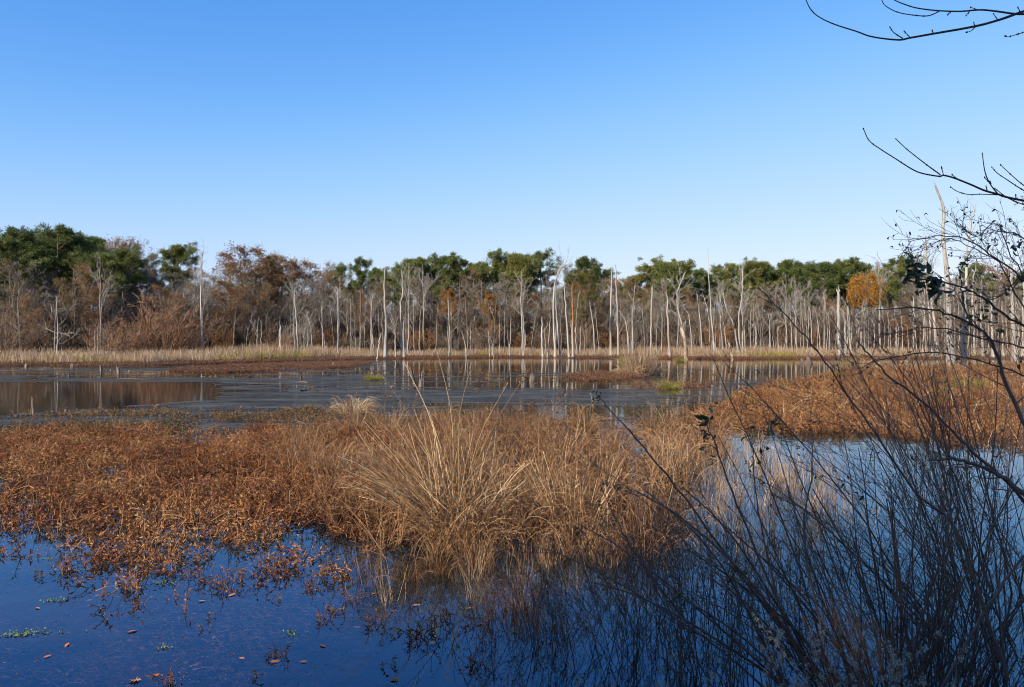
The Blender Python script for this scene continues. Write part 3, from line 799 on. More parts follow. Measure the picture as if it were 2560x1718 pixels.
snag([(1450, 882), (1451, 822)], 4.5, 128, PK, 'snag_pink')
snag([(1487, 884), (1484, 820), (1475, 760)], 5, 126, GP)
fixed(snag([(1528, 884), (1526, 800), (1529, 681)], 8, 126, GP, nb=2, blen=.1, bt0=.6, tip=.5), 'left and thicker one of the tall twin white poles')
fixed(snag([(1546, 886), (1544, 790), (1540, 720), (1539, 668)], 7, 125, GP, tip=.4), 'right one of the tall twin white poles, with a thin bent tip')
snag([(1573, 880), (1565, 810), (1550, 780)], 3.4, 130, GP, nb=3, blen=.2)
snag([(1583, 880), (1582, 800), (1587, 715)], 4.2, 132, GP, nb=4, blen=.16, bt0=.7)
snag([(1627, 885), (1628, 800), (1630, 725)], 6, 126, GP, tip=.6)
snag([(1655, 880), (1655, 780)], 3.4, 134, GP, nb=2)
fixed(snag([(1675, 892), (1670, 820), (1667, 738)], 7.5, 120, PK, 'snag_pink', tip=.5), 'straight pinkish-white pole behind the tall tan reed tussock')
fixed(snag([(1715, 899), (1712, 860), (1705, 820)], 11, 111, 'stout patchy snag', 'snag_patch', tip=.9), 'stout bark-patched snag at the edge of the water')
snag([(1716, 884), (1706, 820), (1693, 770), (1694, 725), (1710, 688)], 5, 128, GP, nb=8, blen=.2, bt0=.6)
snag([(1730, 880), (1724, 800), (1710, 770)], 3.4, 132, GP)
snag([(1756, 883), (1751, 810), (1742, 742)], 4.6, 130, GP)
snag([(1776, 880), (1770, 790), (1758, 740)], 4, 134, GP, nb=6, blen=.2, bt0=.7)
fixed(snag([(1787, 885), (1780, 800), (1773, 720), (1770, 632)], 6.5, 128, GP, tip=.2), 'tallest thin white spire, its tip standing above the pines')
snag([(1808, 880), (1799, 765)], 4, 136, GP)
snag([(1818, 880), (1812, 820), (1800, 750)], 4, 136, GP, nb=4, blen=.2)
snag([(1847, 886), (1838, 815), (1815, 770), (1809, 735)], 5.5, 128, 'curved grey dead trunk')
snag([(1850, 886), (1846, 800), (1853, 740), (1856, 675)], 6, 129, GP, nb=6, blen=.15, bt0=.6)
snag([(1856, 884), (1858, 800), (1852, 760)], 5, 131, GP)
fixed(snag([(1833, 903), (1828, 880), (1822, 860)], 8, 107, 'leaning broken stub', 'snag_patch', tip=.8), 'short leaning forked stub at the waterline, right of the bark-patched snag')
snag([(1876, 880), (1876, 800), (1880, 768)], 3.6, 136, GP, nb=3)
snag([(1890, 880), (1891, 824)], 3.6, 136, GP)
fixed(snag([(2100, 894), (2098, 800), (2097, 727)], 12, 122, GP, tip=.6), 'thick straight white column, left of the round orange tree')
fixed(snag([(2114, 893), (2113, 850), (2112, 812)], 9, 122, GP, tip=.7), 'shorter thick grey stub close beside the white column')
snag([(2128, 884), (2124, 800), (2116, 750)], 4, 130, GP, nb=3)
snag([(2138, 888), (2142, 830), (2140, 780)], 4, 126, GP, nb=5, blen=.3)
snag([(2162, 882), (2160, 755)], 4, 134, GP, nb=4)
snag([(2242, 890), (2241, 825)], 7, 124, GP, tip=.6)
snag([(2286, 888), (2284, 750)], 7, 124, GP, nb=4, blen=.2)
fixed(snag([(2378, 900), (2368, 770), (2362, 680), (2356, 600), (2362, 540), (2352, 500), (2337, 466)], 17, 112, GP, tip=.3), 'giant bent white trunk towering over the right-hand trees')
fixed(snag([(2409, 895), (2412, 760), (2419, 640), (2428, 560), (2437, 515)], 12, 116, GP, nb=4, blen=.08, bt0=.7, tip=.15), 'second tall white trunk leaning right beside the giant bent one')
snag([(2345, 890), (2332, 760), (2320, 660), (2312, 600)], 9, 118, GP, nb=8, blen=.12, bt0=.6)
snag([(2330, 890), (2322, 760), (2305, 690)], 7, 122, GP)
snag([(2437, 884), (2432, 720), (2440, 670)], 7, 126, GP)
snag([(2458, 890), (2450, 760), (2452, 700)], 8, 120, GP, nb=3)
snag([(2482, 892), (2478, 740)], 9, 118, GP, nb=3)
fixed(snag([(2538, 898), (2532, 760), (2524, 670)], 16, 112, GP, tip=.5), 'broad pale trunk at the right edge, behind the leafy twigs')
snag([(2508, 890), (2505, 760)], 7, 120, GP)
snag([(2556, 890), (2560, 700)], 8, 120, GP, nb=4)
rs = np.random.default_rng(8)
for i in range(78):                  # flooded stand of thin pale trunks on the right
    x = 1860 + 720 * (i + rs.random()) / 78
    D = 128 + 26 * rs.random()
    top = 825 - 85 * rs.random() ** 1.3 if x < 2320 else 815 - 130 * rs.random() ** 1.3
    lean = rs.normal() * 6
    snag([(x, 884), (x + lean * .4, 820), (x - abs(lean), top)], 1.6 + 2.4 * rs.random() ** 1.5, D, 'thin pale dead pole', nb=3 if rs.random() < .55 else 0, blen=.2, tip=.4,
         mat='snag' if rs.random() < .8 else 'snag_pink', group='thin dead poles of the flooded stand')
for i in range(34):                  # scattered thin ones elsewhere
    x = 560 + 1300 * (i + rs.random()) / 34
    D = 124 + 22 * rs.random()
    top = 815 - 70 * rs.random()
    snag([(x, 884), (x + rs.normal() * 3, 850), (x + rs.normal() * 5, top)], 1.5 + 1.5 * rs.random(), D, 'thin pale dead pole', nb=3 if rs.random() < .5 else 0, blen=.25, tip=.4, group='thin dead poles before the wood')

# ------------------------------------------------------------------ reeds and weed along the far shore
rr_ = np.random.default_rng(21)
NR = Noise2(9)
g = G(); gg = G()
n = 105000
xp = -150 + 2860 * rr_.random(n)
sD = shore_D(xp); fD = forest_D(xp)
D = sD + 3 + (fD - sD) * rr_.random(n) ** 1.5
p = np.c_[wx(xp, D), D, np.zeros(n)]
ns = NR.fbm(p[:, 0] * .10, p[:, 1] * .10)
front = (D - sD) / 10
ok = rr_.random(n) < np.clip((ns - .24) * 5 * np.clip(front * 1.2, .2, 1), 0, 1)
# fewer reeds in the open stretches on the right of the middle
p, ns, D, xp = p[ok], ns[ok], D[ok], xp[ok]
p[:, 2] = -.05
tall = .85 * np.interp(xp, [0, 350, 600, 900, 1000, 1300, 1450, 2560], [.85, 1.0, 1.15, 1.15, .8, .75, .9, .95])
hh = tall * (.45 + 1.0 * rr_.random(len(p))) * (.65 + .8 * NR.fbm(p[:, 0] * .5, p[:, 1] * .5 + 7, 3)) * (.7 + .9 * np.clip(ns - .3, 0, .5)) * 1.5
dirs = np.c_[rr_.normal(size=(len(p), 2)) * .2, np.ones(len(p))]
P = stems(p, dirs, hh, 3, rr_, wig=.12, droop=.25)
gm = (NR.fbm(p[:, 0] * .22 + 40, p[:, 1] * .3) > .60)
ribbon(g, P[~gm], .055, .02, rr_)
ribbon(gg, stems(p[gm], dirs[gm] + rr_.normal(size=(gm.sum(), 3)) * .3, hh[gm] * .75, 3, rr_, wig=.2, droop=.5), .07, .02, rr_)
tag(link('reed_bed', g.mesh('reed_bed', M['reed'])), 'pale dry reeds in a band along the far shore', None, None, 'stuff')
tag(link('sedge_patches', gg.mesh('sedge_patches', M['reed_green'])), 'yellow-green sedge patches along the foot of the reeds', None, None, 'stuff')

def weed(C, h, rng, nleaf=5, L=.07, Wd=.025, sw=.007, tilt=.8, k=3, wig=.35, both=None, droop=.3):
    n = len(C)
    d = np.c_[rng.normal(size=(n, 2)) * tilt, np.ones(n)]
    P = stems(C, d, h, k, rng, wig=wig, droop=droop)
    g = both or G()
    ribbon(g, P, sw, sw * .5, rng)
    c, dd = along(P, nleaf, .25, 1.0, rng)
    rhomb(g, c, dd * .6 + rng.normal(size=c.shape) * .7, L * (.6 + .8 * rng.random(len(c))), Wd, rng)
    return g

# red-brown strips at the far waterline
g = G()
n = 90000
xp = -150 + 2860 * rr_.random(n)
sD = shore_D(xp)
wid = np.interp(xp, [0, 380, 420, 700, 960, 1100, 2300, 2560], [13, 10, 4, 6, 9, 13, 12, 12])
D = sD - 4 + (wid + 4) * rr_.random(n)
p = np.c_[wx(xp, D), D, np.zeros(n)]
ok = rr_.random(n) < np.clip((NR.fbm(p[:, 0] * .12, p[:, 1] * .25 + 9) - .25) * 5, 0, 1)
weed(p[ok], (.12 + .30 * rr_.random(ok.sum())) * (.6 + .9 * NR.fbm(p[ok, 0] * .4, p[ok, 1] * .4)), rr_, 4, .15, .05, .02, both=g)
for pl_, dens in [([(385, 846), (420, 838), (600, 832), (760, 828), (850, 828), (800, 838), (640, 846), (480, 852)], 110), ([(1270, 862), (1330, 852), (1420, 852), (1480, 860), (1420, 868), (1330, 870)], 110),
                  ([(1440, 880), (1560, 876), (1640, 878), (1600, 886), (1470, 888)], 22)]:
    pg = poly_v(pl_)
    c = scatter(pg, dens, rr_, lambda q: np.clip((NR.fbm(q[:, 0] * .3, q[:, 1] * .3) - .3) * 6, 0, 1))
    weed(c, .1 + .28 * rr_.random(len(c)), rr_, 4, .11, .035, .015, both=g)
tag(link('red_brown_weed', g.mesh('red_brown_weed', M['mat_red'], False)), 'red-brown water weed in low strips along the far waterline', None, None, 'stuff')

# ------------------------------------------------------------------ algae film on the middle water
NF = Noise2(14)
xs = np.arange(-90, 100, .5)
ys = np.concatenate([np.arange(17, 40, .22), np.arange(40, 128, .4)])
X, Y = np.meshgrid((xs[:-1] + xs[1:]) / 2, (ys[:-1] + ys[1:]) / 2)
PX = 1280 + F * X / Y; PY = YH + F * CH / Y
shd = shore_D(PX)
f1 = NF.fbm(X * .045 + 3, Y * .16, 5)
f2 = NF.fbm(X * .25 + 31, Y * .7, 4)
f3 = NF.fbm(X * .12 + 77, Y * 1.3 + 3, 4)
fld = f1 * .5 + f2 * .2 + f3 * .3
# where the film is thick (photo rows), and the open pools
vx, vy = PX / V2S, PY / V2S
thr = np.full(X.shape, .52)
thr = np.where((vx < 900) & (vy > 905 + (900 - vx) * .045), .38, thr)             # left near margin
thr = np.where((vx < 640) & (vy > 872) & (vy < 948 - .075 * vx), .80, thr)         # open dark pool on the left
thr = np.where((vx > 500) & (vx < 1000) & (vy > 845) & (vy < 950), .43, thr)
thr = np.where((vx < 500) & (vy > 842) & (vy < 872), .46, thr)
thr = np.where((vx > 900) & (vy < 850), .72, thr)
thr = np.where((vx > 900) & (vy >= 850) & (vy < 930), .50, thr)
thr = np.where((vx > 1500) & (vy > 840), .58, thr)
thr = np.where((vy > 1005), .9, thr)
thr = np.where((vx > 1300) & (vy > 960), .9, thr)
keep = (fld > thr) & (Y < shd - 1)
iy, ix = np.nonzero(keep)
g = G()
V = np.stack([np.stack([xs[ix], ys[iy], 0 * ix], -1), np.stack([xs[ix + 1], ys[iy], 0 * ix], -1), np.stack([xs[ix + 1], ys[iy + 1], 0 * ix], -1), np.stack([xs[ix], ys[iy + 1], 0 * ix], -1)], 1).astype(float)
V[..., 2] = .006
V[..., 0] += (NF.v(V[..., 0] * 3.1, V[..., 1] * 3.3) - .5) * .5
V[..., 1] += (NF.v(V[..., 0] * 2.7 + 50, V[..., 1] * 2.9) - .5) * .25
g.add(V, np.arange(len(ix) * 4).reshape(-1, 4))
tag(link('algae_film', g.mesh('algae_film', M['film'])), 'dull grey-green algae film in drifts on the water', None, None, 'stuff')

# ------------------------------------------------------------------ nearer weed mats
ra = np.random.default_rng(41)
NA = Noise2(22)
pA = poly_v([(-900, 1030), (-160, 1015), (150, 988), (400, 993), (620, 978), (800, 975), (1000, 990), (1000, 1240), (840, 1268), (790, 1245), (740, 1200), (660, 1195), (600, 1215), (520, 1240), (440, 1240), (330, 1262), (250, 1282), (150, 1272), (90, 1215), (40, 1165), (-160, 1160), (-900, 1140)])
yA = lambda q: YH + F * CH / q[:, 1]
def dA(q):
    yv = yA(q) / V2S
    nz_ = NA.fbm(q[:, 0] * .55, q[:, 1] * .55)
    nz2 = NA.fbm(q[:, 0] * 1.6 + 9, q[:, 1] * 1.6)
    edge = np.clip((1290 - yv) / 150, .12, 1)
    return np.clip((nz_ * .6 + nz2 * .4 - .36) * 7, 0.03, 1) * edge
c = scatter(pA, 150, ra, dA)
bump = NA.fbm(c[:, 0] * 1.1 + 70, c[:, 1] * 1.1, 3)
hA = (.10 + .24 * ra.random(len(c))) * np.clip((bump - .22) * 3.2, .35, 1.9)
g = weed(c, hA * 1.15, ra, 8, .075, .023, .011, wig=.45)
# taller stalks poking out of the mat
c3 = scatter(pA, 24, ra, dA)
weed(c3, .25 + .35 * ra.random(len(c3)), ra, 6, .06, .018, .012, both=g, tilt=.35, k=5, wig=.22)
pA2 = poly_v([(-160, 1150), (100, 1195), (300, 1240), (520, 1215), (760, 1180), (860, 1270), (800, 1330), (620, 1340), (500, 1400), (300, 1400), (180, 1330), (60, 1280), (-160, 1240)])
c5 = scatter(pA2, 150, ra, lambda q: np.clip((NA.fbm(q[:, 0] * 1.3 + 21, q[:, 1] * 1.3, 3) - .50) * 9, .01, 1) * np.clip((1430 - yA(q) / V2S) / 190, 0, 1))
weed(c5, (.10 + .26 * ra.random(len(c5))), ra, 6, .065, .02, .010, both=g, wig=.45)
# tangled horizontal runners
c2 = scatter(pA, 26, ra, dA); c2[:, 2] = .08 + .2 * ra.random(len(c2))
P = stems(c2, np.c_[ra.normal(size=(len(c2), 2)), .4 * ra.random(len(c2))], .4 + .5 * ra.random(len(c2)), 5, ra, wig=.3, droop=.3)
ribbon(g, P, .009, .004, ra)
tag(link('smartweed_mat', g.mesh('smartweed_mat', M['mat_near'], False)), 'tangled rusty smartweed mat in the near water, left side', None, None, 'stuff')
# sparse fringe on the grey mud behind it
pB = poly_v([(-700, 970), (-160, 960), (150, 945), (420, 935), (700, 930), (860, 945), (880, 985), (620, 990), (400, 1000), (150, 1000), (-160, 1025), (-700, 1040)])
c = scatter(pB, 60, ra, lambda q: np.clip((NA.fbm(q[:, 0] * .5 + 5, q[:, 1] * .5) - .42) * 6, .04, 1) * np.clip(1.25 - (q[:, 0] + 14) / 26, .25, 1))
g = weed(c, .06 + .34 * ra.random(len(c)) ** 2, ra, 7, .085, .028, .010)
pM = poly_v([(-100, 850), (500, 848), (1000, 838), (1650, 850), (1640, 940), (1000, 950), (600, 935), (-100, 950)])
cm = scatter(pM, 1.6, ra, lambda q: np.clip((NA.fbm(q[:, 0] * .12 + 2, q[:, 1] * .35 + 81, 4) - .52) * 9, .02, 1) * (1 - ((1280 + F * q[:, 0] / q[:, 1] < 640 * V2S) & (yA(q) / V2S > 870) & (yA(q) / V2S < 950 - .075 * (1280 + F * q[:, 0] / q[:, 1]) / V2S))))
weed(cm, .05 + .22 * ra.random(len(cm)) ** 2, ra, 8, .16, .05, .016, both=g)
tag(link('olive_weed_fringe', g.mesh('olive_weed_fringe', M['mat_olive'], False)), 'sparse olive and orange weed sprigs on the grey scum', None, None, 'stuff')
# right-hand mat
pD = poly_v([(1560, 965), (1640, 935), (1700, 893), (1840, 868), (1905, 855), (1960, 838), (2100, 842), (2420, 830), (2440, 1030), (2150, 1018), (2000, 990), (1850, 988), (1700, 980)])
c = scatter(pD, 75, ra, lambda q: np.clip((NA.fbm(q[:, 0] * .3 + 25, q[:, 1] * .3) - .25) * 6, .1, 1))
hD = (.14 + .34 * ra.random(len(c))) * np.clip((NA.fbm(c[:, 0] * .5, c[:, 1] * .5 + 60, 4) - .2) * 3, .4, 1.8)
g = weed(c, hD, ra, 7, .11, .034, .014)
c3 = scatter(pD, 3.0, ra)
weed(c3, .5 + .6 * ra.random(len(c3)), ra, 5, .08, .02, .012, both=g, tilt=.5, k=5, wig=.2)
gs_ = G(); c4 = scatter(pD, 1.1, ra)
ribbon(gs_, stems(c4, np.c_[ra.normal(size=(len(c4), 2)) * .7, np.ones(len(c4))], .6 + .8 * ra.random(len(c4)), 5, ra, wig=.12, droop=.3), .022, .008, ra)
tag(link('straw_blades', gs_.mesh('straw_blades', M['straw'], False)), 'loose straw blades sprinkled over the rusty mat, right side', None, None, 'stuff')
tag(link('rusty_weed_mat', g.mesh('rusty_weed_mat', M['mat_right'], False)), 'thick rusty weed mat spreading across the water, right side', None, None, 'stuff')
# undergrowth of the central grass island
pC = poly_v([(640, 1000), (760, 985), (860, 965), (1000, 960), (1250, 965), (1400, 985), (1560, 965), (1660, 985), (1650, 1030), (1570, 1100), (1540, 1190), (1560, 1255), (1400, 1275), (1200, 1262), (1000, 1270), (850, 1262), (790, 1200), (650, 1180)])
def dC(q):
    xv = (1280 + F * q[:, 0] / q[:, 1]) / V2S
    return np.clip((NA.fbm(q[:, 0] * .6 + 15, q[:, 1] * .6 + 3) - .36) * 7, .04, 1) * np.interp(xv, [640, 1350, 1500, 1660], [1, 1, .6, .35])
c = scatter(pC, 95, ra, dC)
g = weed(c, (.25 + .6 * ra.random(len(c)) ** 1.5) * np.clip(.5 + NA.fbm(c[:, 0] * .8, c[:, 1] * .8 + 33), .6, 1.4), ra, 5, .065, .016, .013, tilt=.55, k=5, wig=.28, droop=.45)
tag(link('rusty_undergrowth', g.mesh('rusty_undergrowth', M['grass_rust'], False)), 'rusty dead undergrowth filling the grass island in the centre', None, None, 'stuff')

# ------------------------------------------------------------------ grass clumps
def clump_mesh(seed, n, L, w0, spread, tilt, mat, droop, k=6, rad=.25, wig=.08, bias=(0, 0), heads=0):
    rng = np.random.default_rng(seed)
    a = rng.random(n) * 2 * np.pi
    rr = rad * rng.random(n) ** .6
    C = np.c_[np.cos(a) * rr, np.sin(a) * rr, np.full(n, -.08)]
    tl = tilt * rng.random(n) ** .7
    D = np.c_[np.cos(a) * tl + bias[0] * rng.random(n), np.sin(a) * tl + bias[1], np.ones(n)] + rng.normal(size=(n, 3)) * .1
    Ls = L * (.5 + .55 * rng.random(n))
    P = stems(C, D, Ls, k, rng, wig=wig, droop=droop)
    g = G()
    ribbon(g, P, w0, w0 * .35, rng)
    if heads:
        c, d = along(P[rng.random(n) < heads], 8, .8, 1.0, rng)
        rhomb(g, c, d + rng.normal(size=c.shape) * .7, .05, .014, rng)
    return g.mesh('grass_blades', M[mat], False)
ARCH = [clump_mesh(301 + i, 85, 1.6, .015, .3, .75, 'grass_rust', .8, k=8, rad=.35, wig=.13) for i in range(4)]
UPR = [clump_mesh(311 + i, 60, 1.15, .013, .3, .40, 'grass_rust', .28, k=6, rad=.4, wig=.15, heads=.4) for i in range(3)]
STR = [clump_mesh(321 + i, 45, 1.3, .013, .3, .45, 'straw', .14, k=5, rad=.25, wig=.08, heads=.15) for i in range(3)]
TALL = [clump_mesh(331 + i, 16, 1.75, .010, .3, .40, 'grass_rust', .10, k=7, rad=.6, wig=.06, heads=.5) for i in range(2)]
THIN = [clump_mesh(335 + i, 26, 1.05, .009, .3, .30, m_, .12, k=5, rad=.35, wig=.08) for i, m_ in enumerate(('straw', 'grass_rust'))]
BLADE = clump_mesh(339, 16, 1.15, .022, .2, .35, 'reed_green', .15, k=5, rad=.3, wig=.05)
rc = np.random.default_rng(51)
# the big straw clump
base = gpt(1140, 1338)
rng = np.random.default_rng(61)
g = G()
def fan(n, dx, dy, L, rad, w0, k, wig, droop, sd=.13):
    C = np.c_[rng.normal(size=(n, 2)) * rad, np.full(n, -.08)]
    D = np.c_[rng.normal(size=n) * sd + dx, rng.normal(size=n) * sd * 1.3 + dy, np.ones(n)]
    P = stems(C, D, L * (.65 + .4 * rng.random(n)), k, rng, wig=wig, droop=droop)
    return P
fans = [fan(120, -1.0, -.1, 2.1, .17, .008, 6, .07, .14), fan(34, -.62, .1, 2.2, .2, .008, 6, .05, .10), fan(48, -.12, 0, 2.05, .24, .008, 6, .05, .08, .18),
        fan(34, .34, 0, 1.9, .26, .008, 6, .05, .10, .2), fan(26, .75, 0, 1.6, .26, .007, 6, .07, .2, .25), fan(90, 0, 0, 1.3, .5, .007, 5, .12, .35, .6), fan(60, -.4, 0, 1.7, .3, .007, 7, .30, .25, .5), fan(40, .4, 0, 1.5, .3, .007, 7, .32, .3, .5)]
for P in fans: ribbon(g, P, .014, .006, rng)
stalks = g.mesh('straw_stalks', M['straw'], False)
g = G()
tl_ = np.array([wpt(1094, 880, base[1]) - base, wpt(1010, 905, base[1]) - base, wpt(1180, 905, base[1]) - base, wpt(1325, 920, base[1]) - base, wpt(1420, 985, base[1]) - base, wpt(955, 935, base[1]) - base, wpt(1268, 960, base[1]) - base, wpt(870, 985, base[1]) - base])
for q in tl_:
    mid = q * .55 + np.array([q[0] * .0 - .1 * np.sign(q[0]), 0, .15])
    P = smooth_poly([np.array([rng.normal() * .15, rng.normal() * .1, -.08]), mid, q], 8)
    tube(g, P, [.009], [.004], rng, 3)
    c, d = along(P, 14, .82, 1.0, rng)
    rhomb(g, c, d * .9 + rng.normal(size=c.shape) * .45, .05, .010, rng)
seed_st = g.mesh('seed_stalks', M['straw'], False)
g = G()
for P in fans[:5]:
    c, d = along(P, 2, .25, .95, rng)
    rhomb(g, c, d + rng.normal(size=c.shape) * .6 - UPZ * .3, .16, .014, rng)
drybl = g.mesh('dry_blades', M['grass_rust'], False)
o = place('straw_clump', [('stalks', stalks), ('seed_stalks', seed_st), ('leaves', drybl)], base)
tag(o, 'biggest fan of long pale straw stalks, in the middle of the picture', 'grass clump')
# other clumps on the island
poss = scatter(pC, 1.0, rc)
poss = poss[rc.permutation(len(poss))][:150]
for i, q in enumerate(poss):
    xv = 1280 + F * q[0] / q[1]; yv = YH + F * CH / q[1]
    if dC(q[None, :])[0] < .25 and i % 3: continue
    k = i % 6
    s = .7 + .45 * rc.random()
    if yv < 1130: s *= .95
    if abs(xv - 1150) < 90 and yv < 1330: s *= .8
    if k < 2: me, ds = ARCH[i % 4], 'rust-coloured clump of arching grass'
    elif k < 4: me, ds = UPR[i % 3], 'rusty upright grass tuft with seed heads'
    elif k == 4: me, ds = STR[i % 3], 'small tuft of pale straw'
    else: me, ds = TALL[i % 2], 'few tall loose dry stems'
    o = link('grass_clump', me, None, q); o.scale = (s, s, s * (.9 + .25 * rc.random())); o.rotation_euler = (0, 0, rc.random() * 6.28)
    reg(o, ds, 'grass clump', 'dry grass clumps of the central island', xv, 'isl%d' % (0 if yv > 1240 else 1 if yv > 1130 else 2))
for i, (x, y, s) in enumerate([(1060, 1345, .85), (1110, 1372, .8), (1175, 1370, .85), (1230, 1345, .95), (1020, 1300, 1.0), (1270, 1300, 1.05), (960, 1270, 1.0), (1330, 1330, .95), (1000, 1235, 1.05), (1320, 1250, 1.1), (1390, 1280, 1.05), (1180, 1250, 1.0), (1450, 1240, 1.1), (900, 1300, .8), (1250, 1200, 1.1), (1400, 1180, 1.15), (1500, 1290, .95), (1520, 1180, 1.1)]):
    o = link('grass_clump', ARCH[i % 4] if i % 3 else UPR[i % 3], None, gpt(x, y)); o.scale = (s, s, s); o.rotation_euler = (0, 0, i * 2.1)
    reg(o, 'rust-coloured clump of arching grass' if i % 3 else 'rusty upright grass tuft with seed heads', 'grass clump', 'dry grass clumps of the central island', x, 'isl%d' % (0 if y > 1240 else 1))
# thin tufts standing in the open water right of the island, and in front of it
pE = poly_v([(1580, 1060), (1760, 1040), (1900, 1090), (1960, 1200), (1900, 1290), (1640, 1290), (1560, 1220)])
pF2 = poly_v([(760, 1250), (900, 1270), (1300, 1270), (1420, 1280), (1420, 1420), (1300, 1480), (1200, 1470), (1000, 1430), (840, 1350)])
for pl_, nn, dsx, zn, mx_ in ((pE, 60, 'thin tan tuft in the blue water', 'wat', .8), (pF2, 30, 'sparse tuft in the shaded water', 'fro', .55)):
    q_ = scatter(pl_, 3, rc); q_ = q_[rc.permutation(len(q_))][:nn]
    for i, q in enumerate(q_):
        me = THIN[i % 2] if zn == 'wat' or i % 3 else (UPR[i % 3], ARCH[i % 4], UPR[(i + 1) % 3])[i // 2 % 3]
        s = mx_ * (.7 + .5 * rc.random())
        o = link('grass_tuft', me, None, q); o.scale = (s, s, s); o.rotation_euler = (0, 0, rc.random() * 6.28)
        reg(o, dsx, 'grass tuft', 'thin grass tufts standing in open water', 1280 + F * q[0] / q[1], zn)
# sedge tussocks in the middle water
TUS = [clump_mesh(341, 260, .95, .02, .3, .9, 'reed_green', .9, k=5, rad=.35), clump_mesh(342, 320, 1.0, .018, .3, .8, 'straw', .9, k=5, rad=.45), clump_mesh(343, 420, 2.3, .035, .3, .35, 'reed', .35, k=5, rad=.9)]
for x, y, hpx, k, lab in [(882, 1035, 52, 1, 'round straw tussock with green blades left of the grass island'), (1674, 972, 32, 0, 'bright green sedge tussock right of the tall reeds'), (935, 950, 24, 0, 'small yellow-green tussock in the algae beyond the straw tussock'),
                          (1598, 937, 68, 2, 'tall tan reed tussock standing alone in the water'), (1575, 938, 36, 1, 'low reed skirt at the left foot of the tall reed tussock'), (1632, 936, 30, 1, 'low reed skirt at the right foot of the tall reed tussock'), (2118, 915, 22, 0, 'small green sedge tuft right of the pale stumps'),
                          (2090, 946, 24, 0, 'yellow-green tuft at the near edge of the right mat'), (1560, 905, 18, 0, 'green tuft left behind the tall reed tussock'), (1700, 905, 16, 0, 'green tuft at the foot of the bark-patched snag'), (1880, 1018, 40, 0, 'yellow-green blades leaning right on the rusty mat'),
                          (1820, 1010, 36, 0, 'first green-yellow blades at the left end of the rusty mat'), (1960, 985, 34, 0, 'yellow-green blades in the middle of the rusty mat'), (2070, 1000, 38, 0, 'yellow-green blades near the centre of the rusty mat'), (2350, 1010, 60, 0, 'tall yellow-green blades behind the dark twigs, on the rusty mat'),
                          (2420, 975, 44, 0, 'yellow-green blades at the far right of the rusty mat'), (2290, 925, 30, 1, 'straw tussock at the back of the rusty mat'), (2160, 930, 44, 1, 'rust-straw tussock at the back left of the mat')]:
    q = gpt(x, y)
    Hm = hpx / F * q[1]
    s = Hm / (.72 if k < 2 else 1.9)
    bl_ = k == 0 and y >= 984
    if bl_: s *= .75
    o = link('sedge_tussock', BLADE if bl_ else TUS[k], None, q); o.scale = (s, s, s); o.rotation_euler = (0, 0, x * .1)
    tag(o, lab, 'tussock', 'sedge tussocks in the middle water')

# ------------------------------------------------------------------ stumps and logs in the water
def stump_mesh(seed, h, r, mat, jag=.62, flare=1.35, lean=(0, 0)):
    rng = np.random.default_rng(seed)
    n = 12
    a = np.arange(n) * 2 * np.pi / n
    rings = []
    jg = 1 - jag * rng.random(n) ** 1.3
    lob = 1 + .22 * rng.normal(size=n)
    for z, s in [(-.3, flare), (.08, flare * .9), (.3, 1.12), (.6, .95), (.85, .85)]:
        zz = z * h if z > 0 else z
        zr = np.minimum(zz, jg * h * .97) if z > .5 else np.full(n, zz)
        rings.append(np.c_[np.cos(a) * r * s * lob + lean[0] * zr, np.sin(a) * r * s * lob + lean[1] * zr, zr])
    zt = jg * h
    rings.append(np.c_[np.cos(a) * r * .72 * lob + lean[0] * zt, np.sin(a) * r * .72 * lob + lean[1] * zt, zt])
    zi = np.minimum(jg.min(), .55) * h * .9
    rings.append(np.c_[np.cos(a) * r * .35 + lean[0] * zi, np.sin(a) * r * .35 + lean[1] * zi, np.full(n, zi)])
    V = np.stack(rings, 0)
    k = len(rings)
    idx = np.arange(k * n).reshape(k, n)
    Q = np.stack([idx[:-1], np.roll(idx[:-1], -1, 1), np.roll(idx[1:], -1, 1), idx[1:]], -1)
    g = G(); g.add(V, Q)
    e = idx[-1]
    g.Fq.append(np.array([[e[0], e[1], e[2], e[3]], [e[0], e[3], e[4], e[5]], [e[0], e[5], e[6], e[7]], [e[0], e[7], e[8], e[9]], [e[0], e[9], e[10], e[11]]]))
    return g.mesh('stump', M[mat], False)
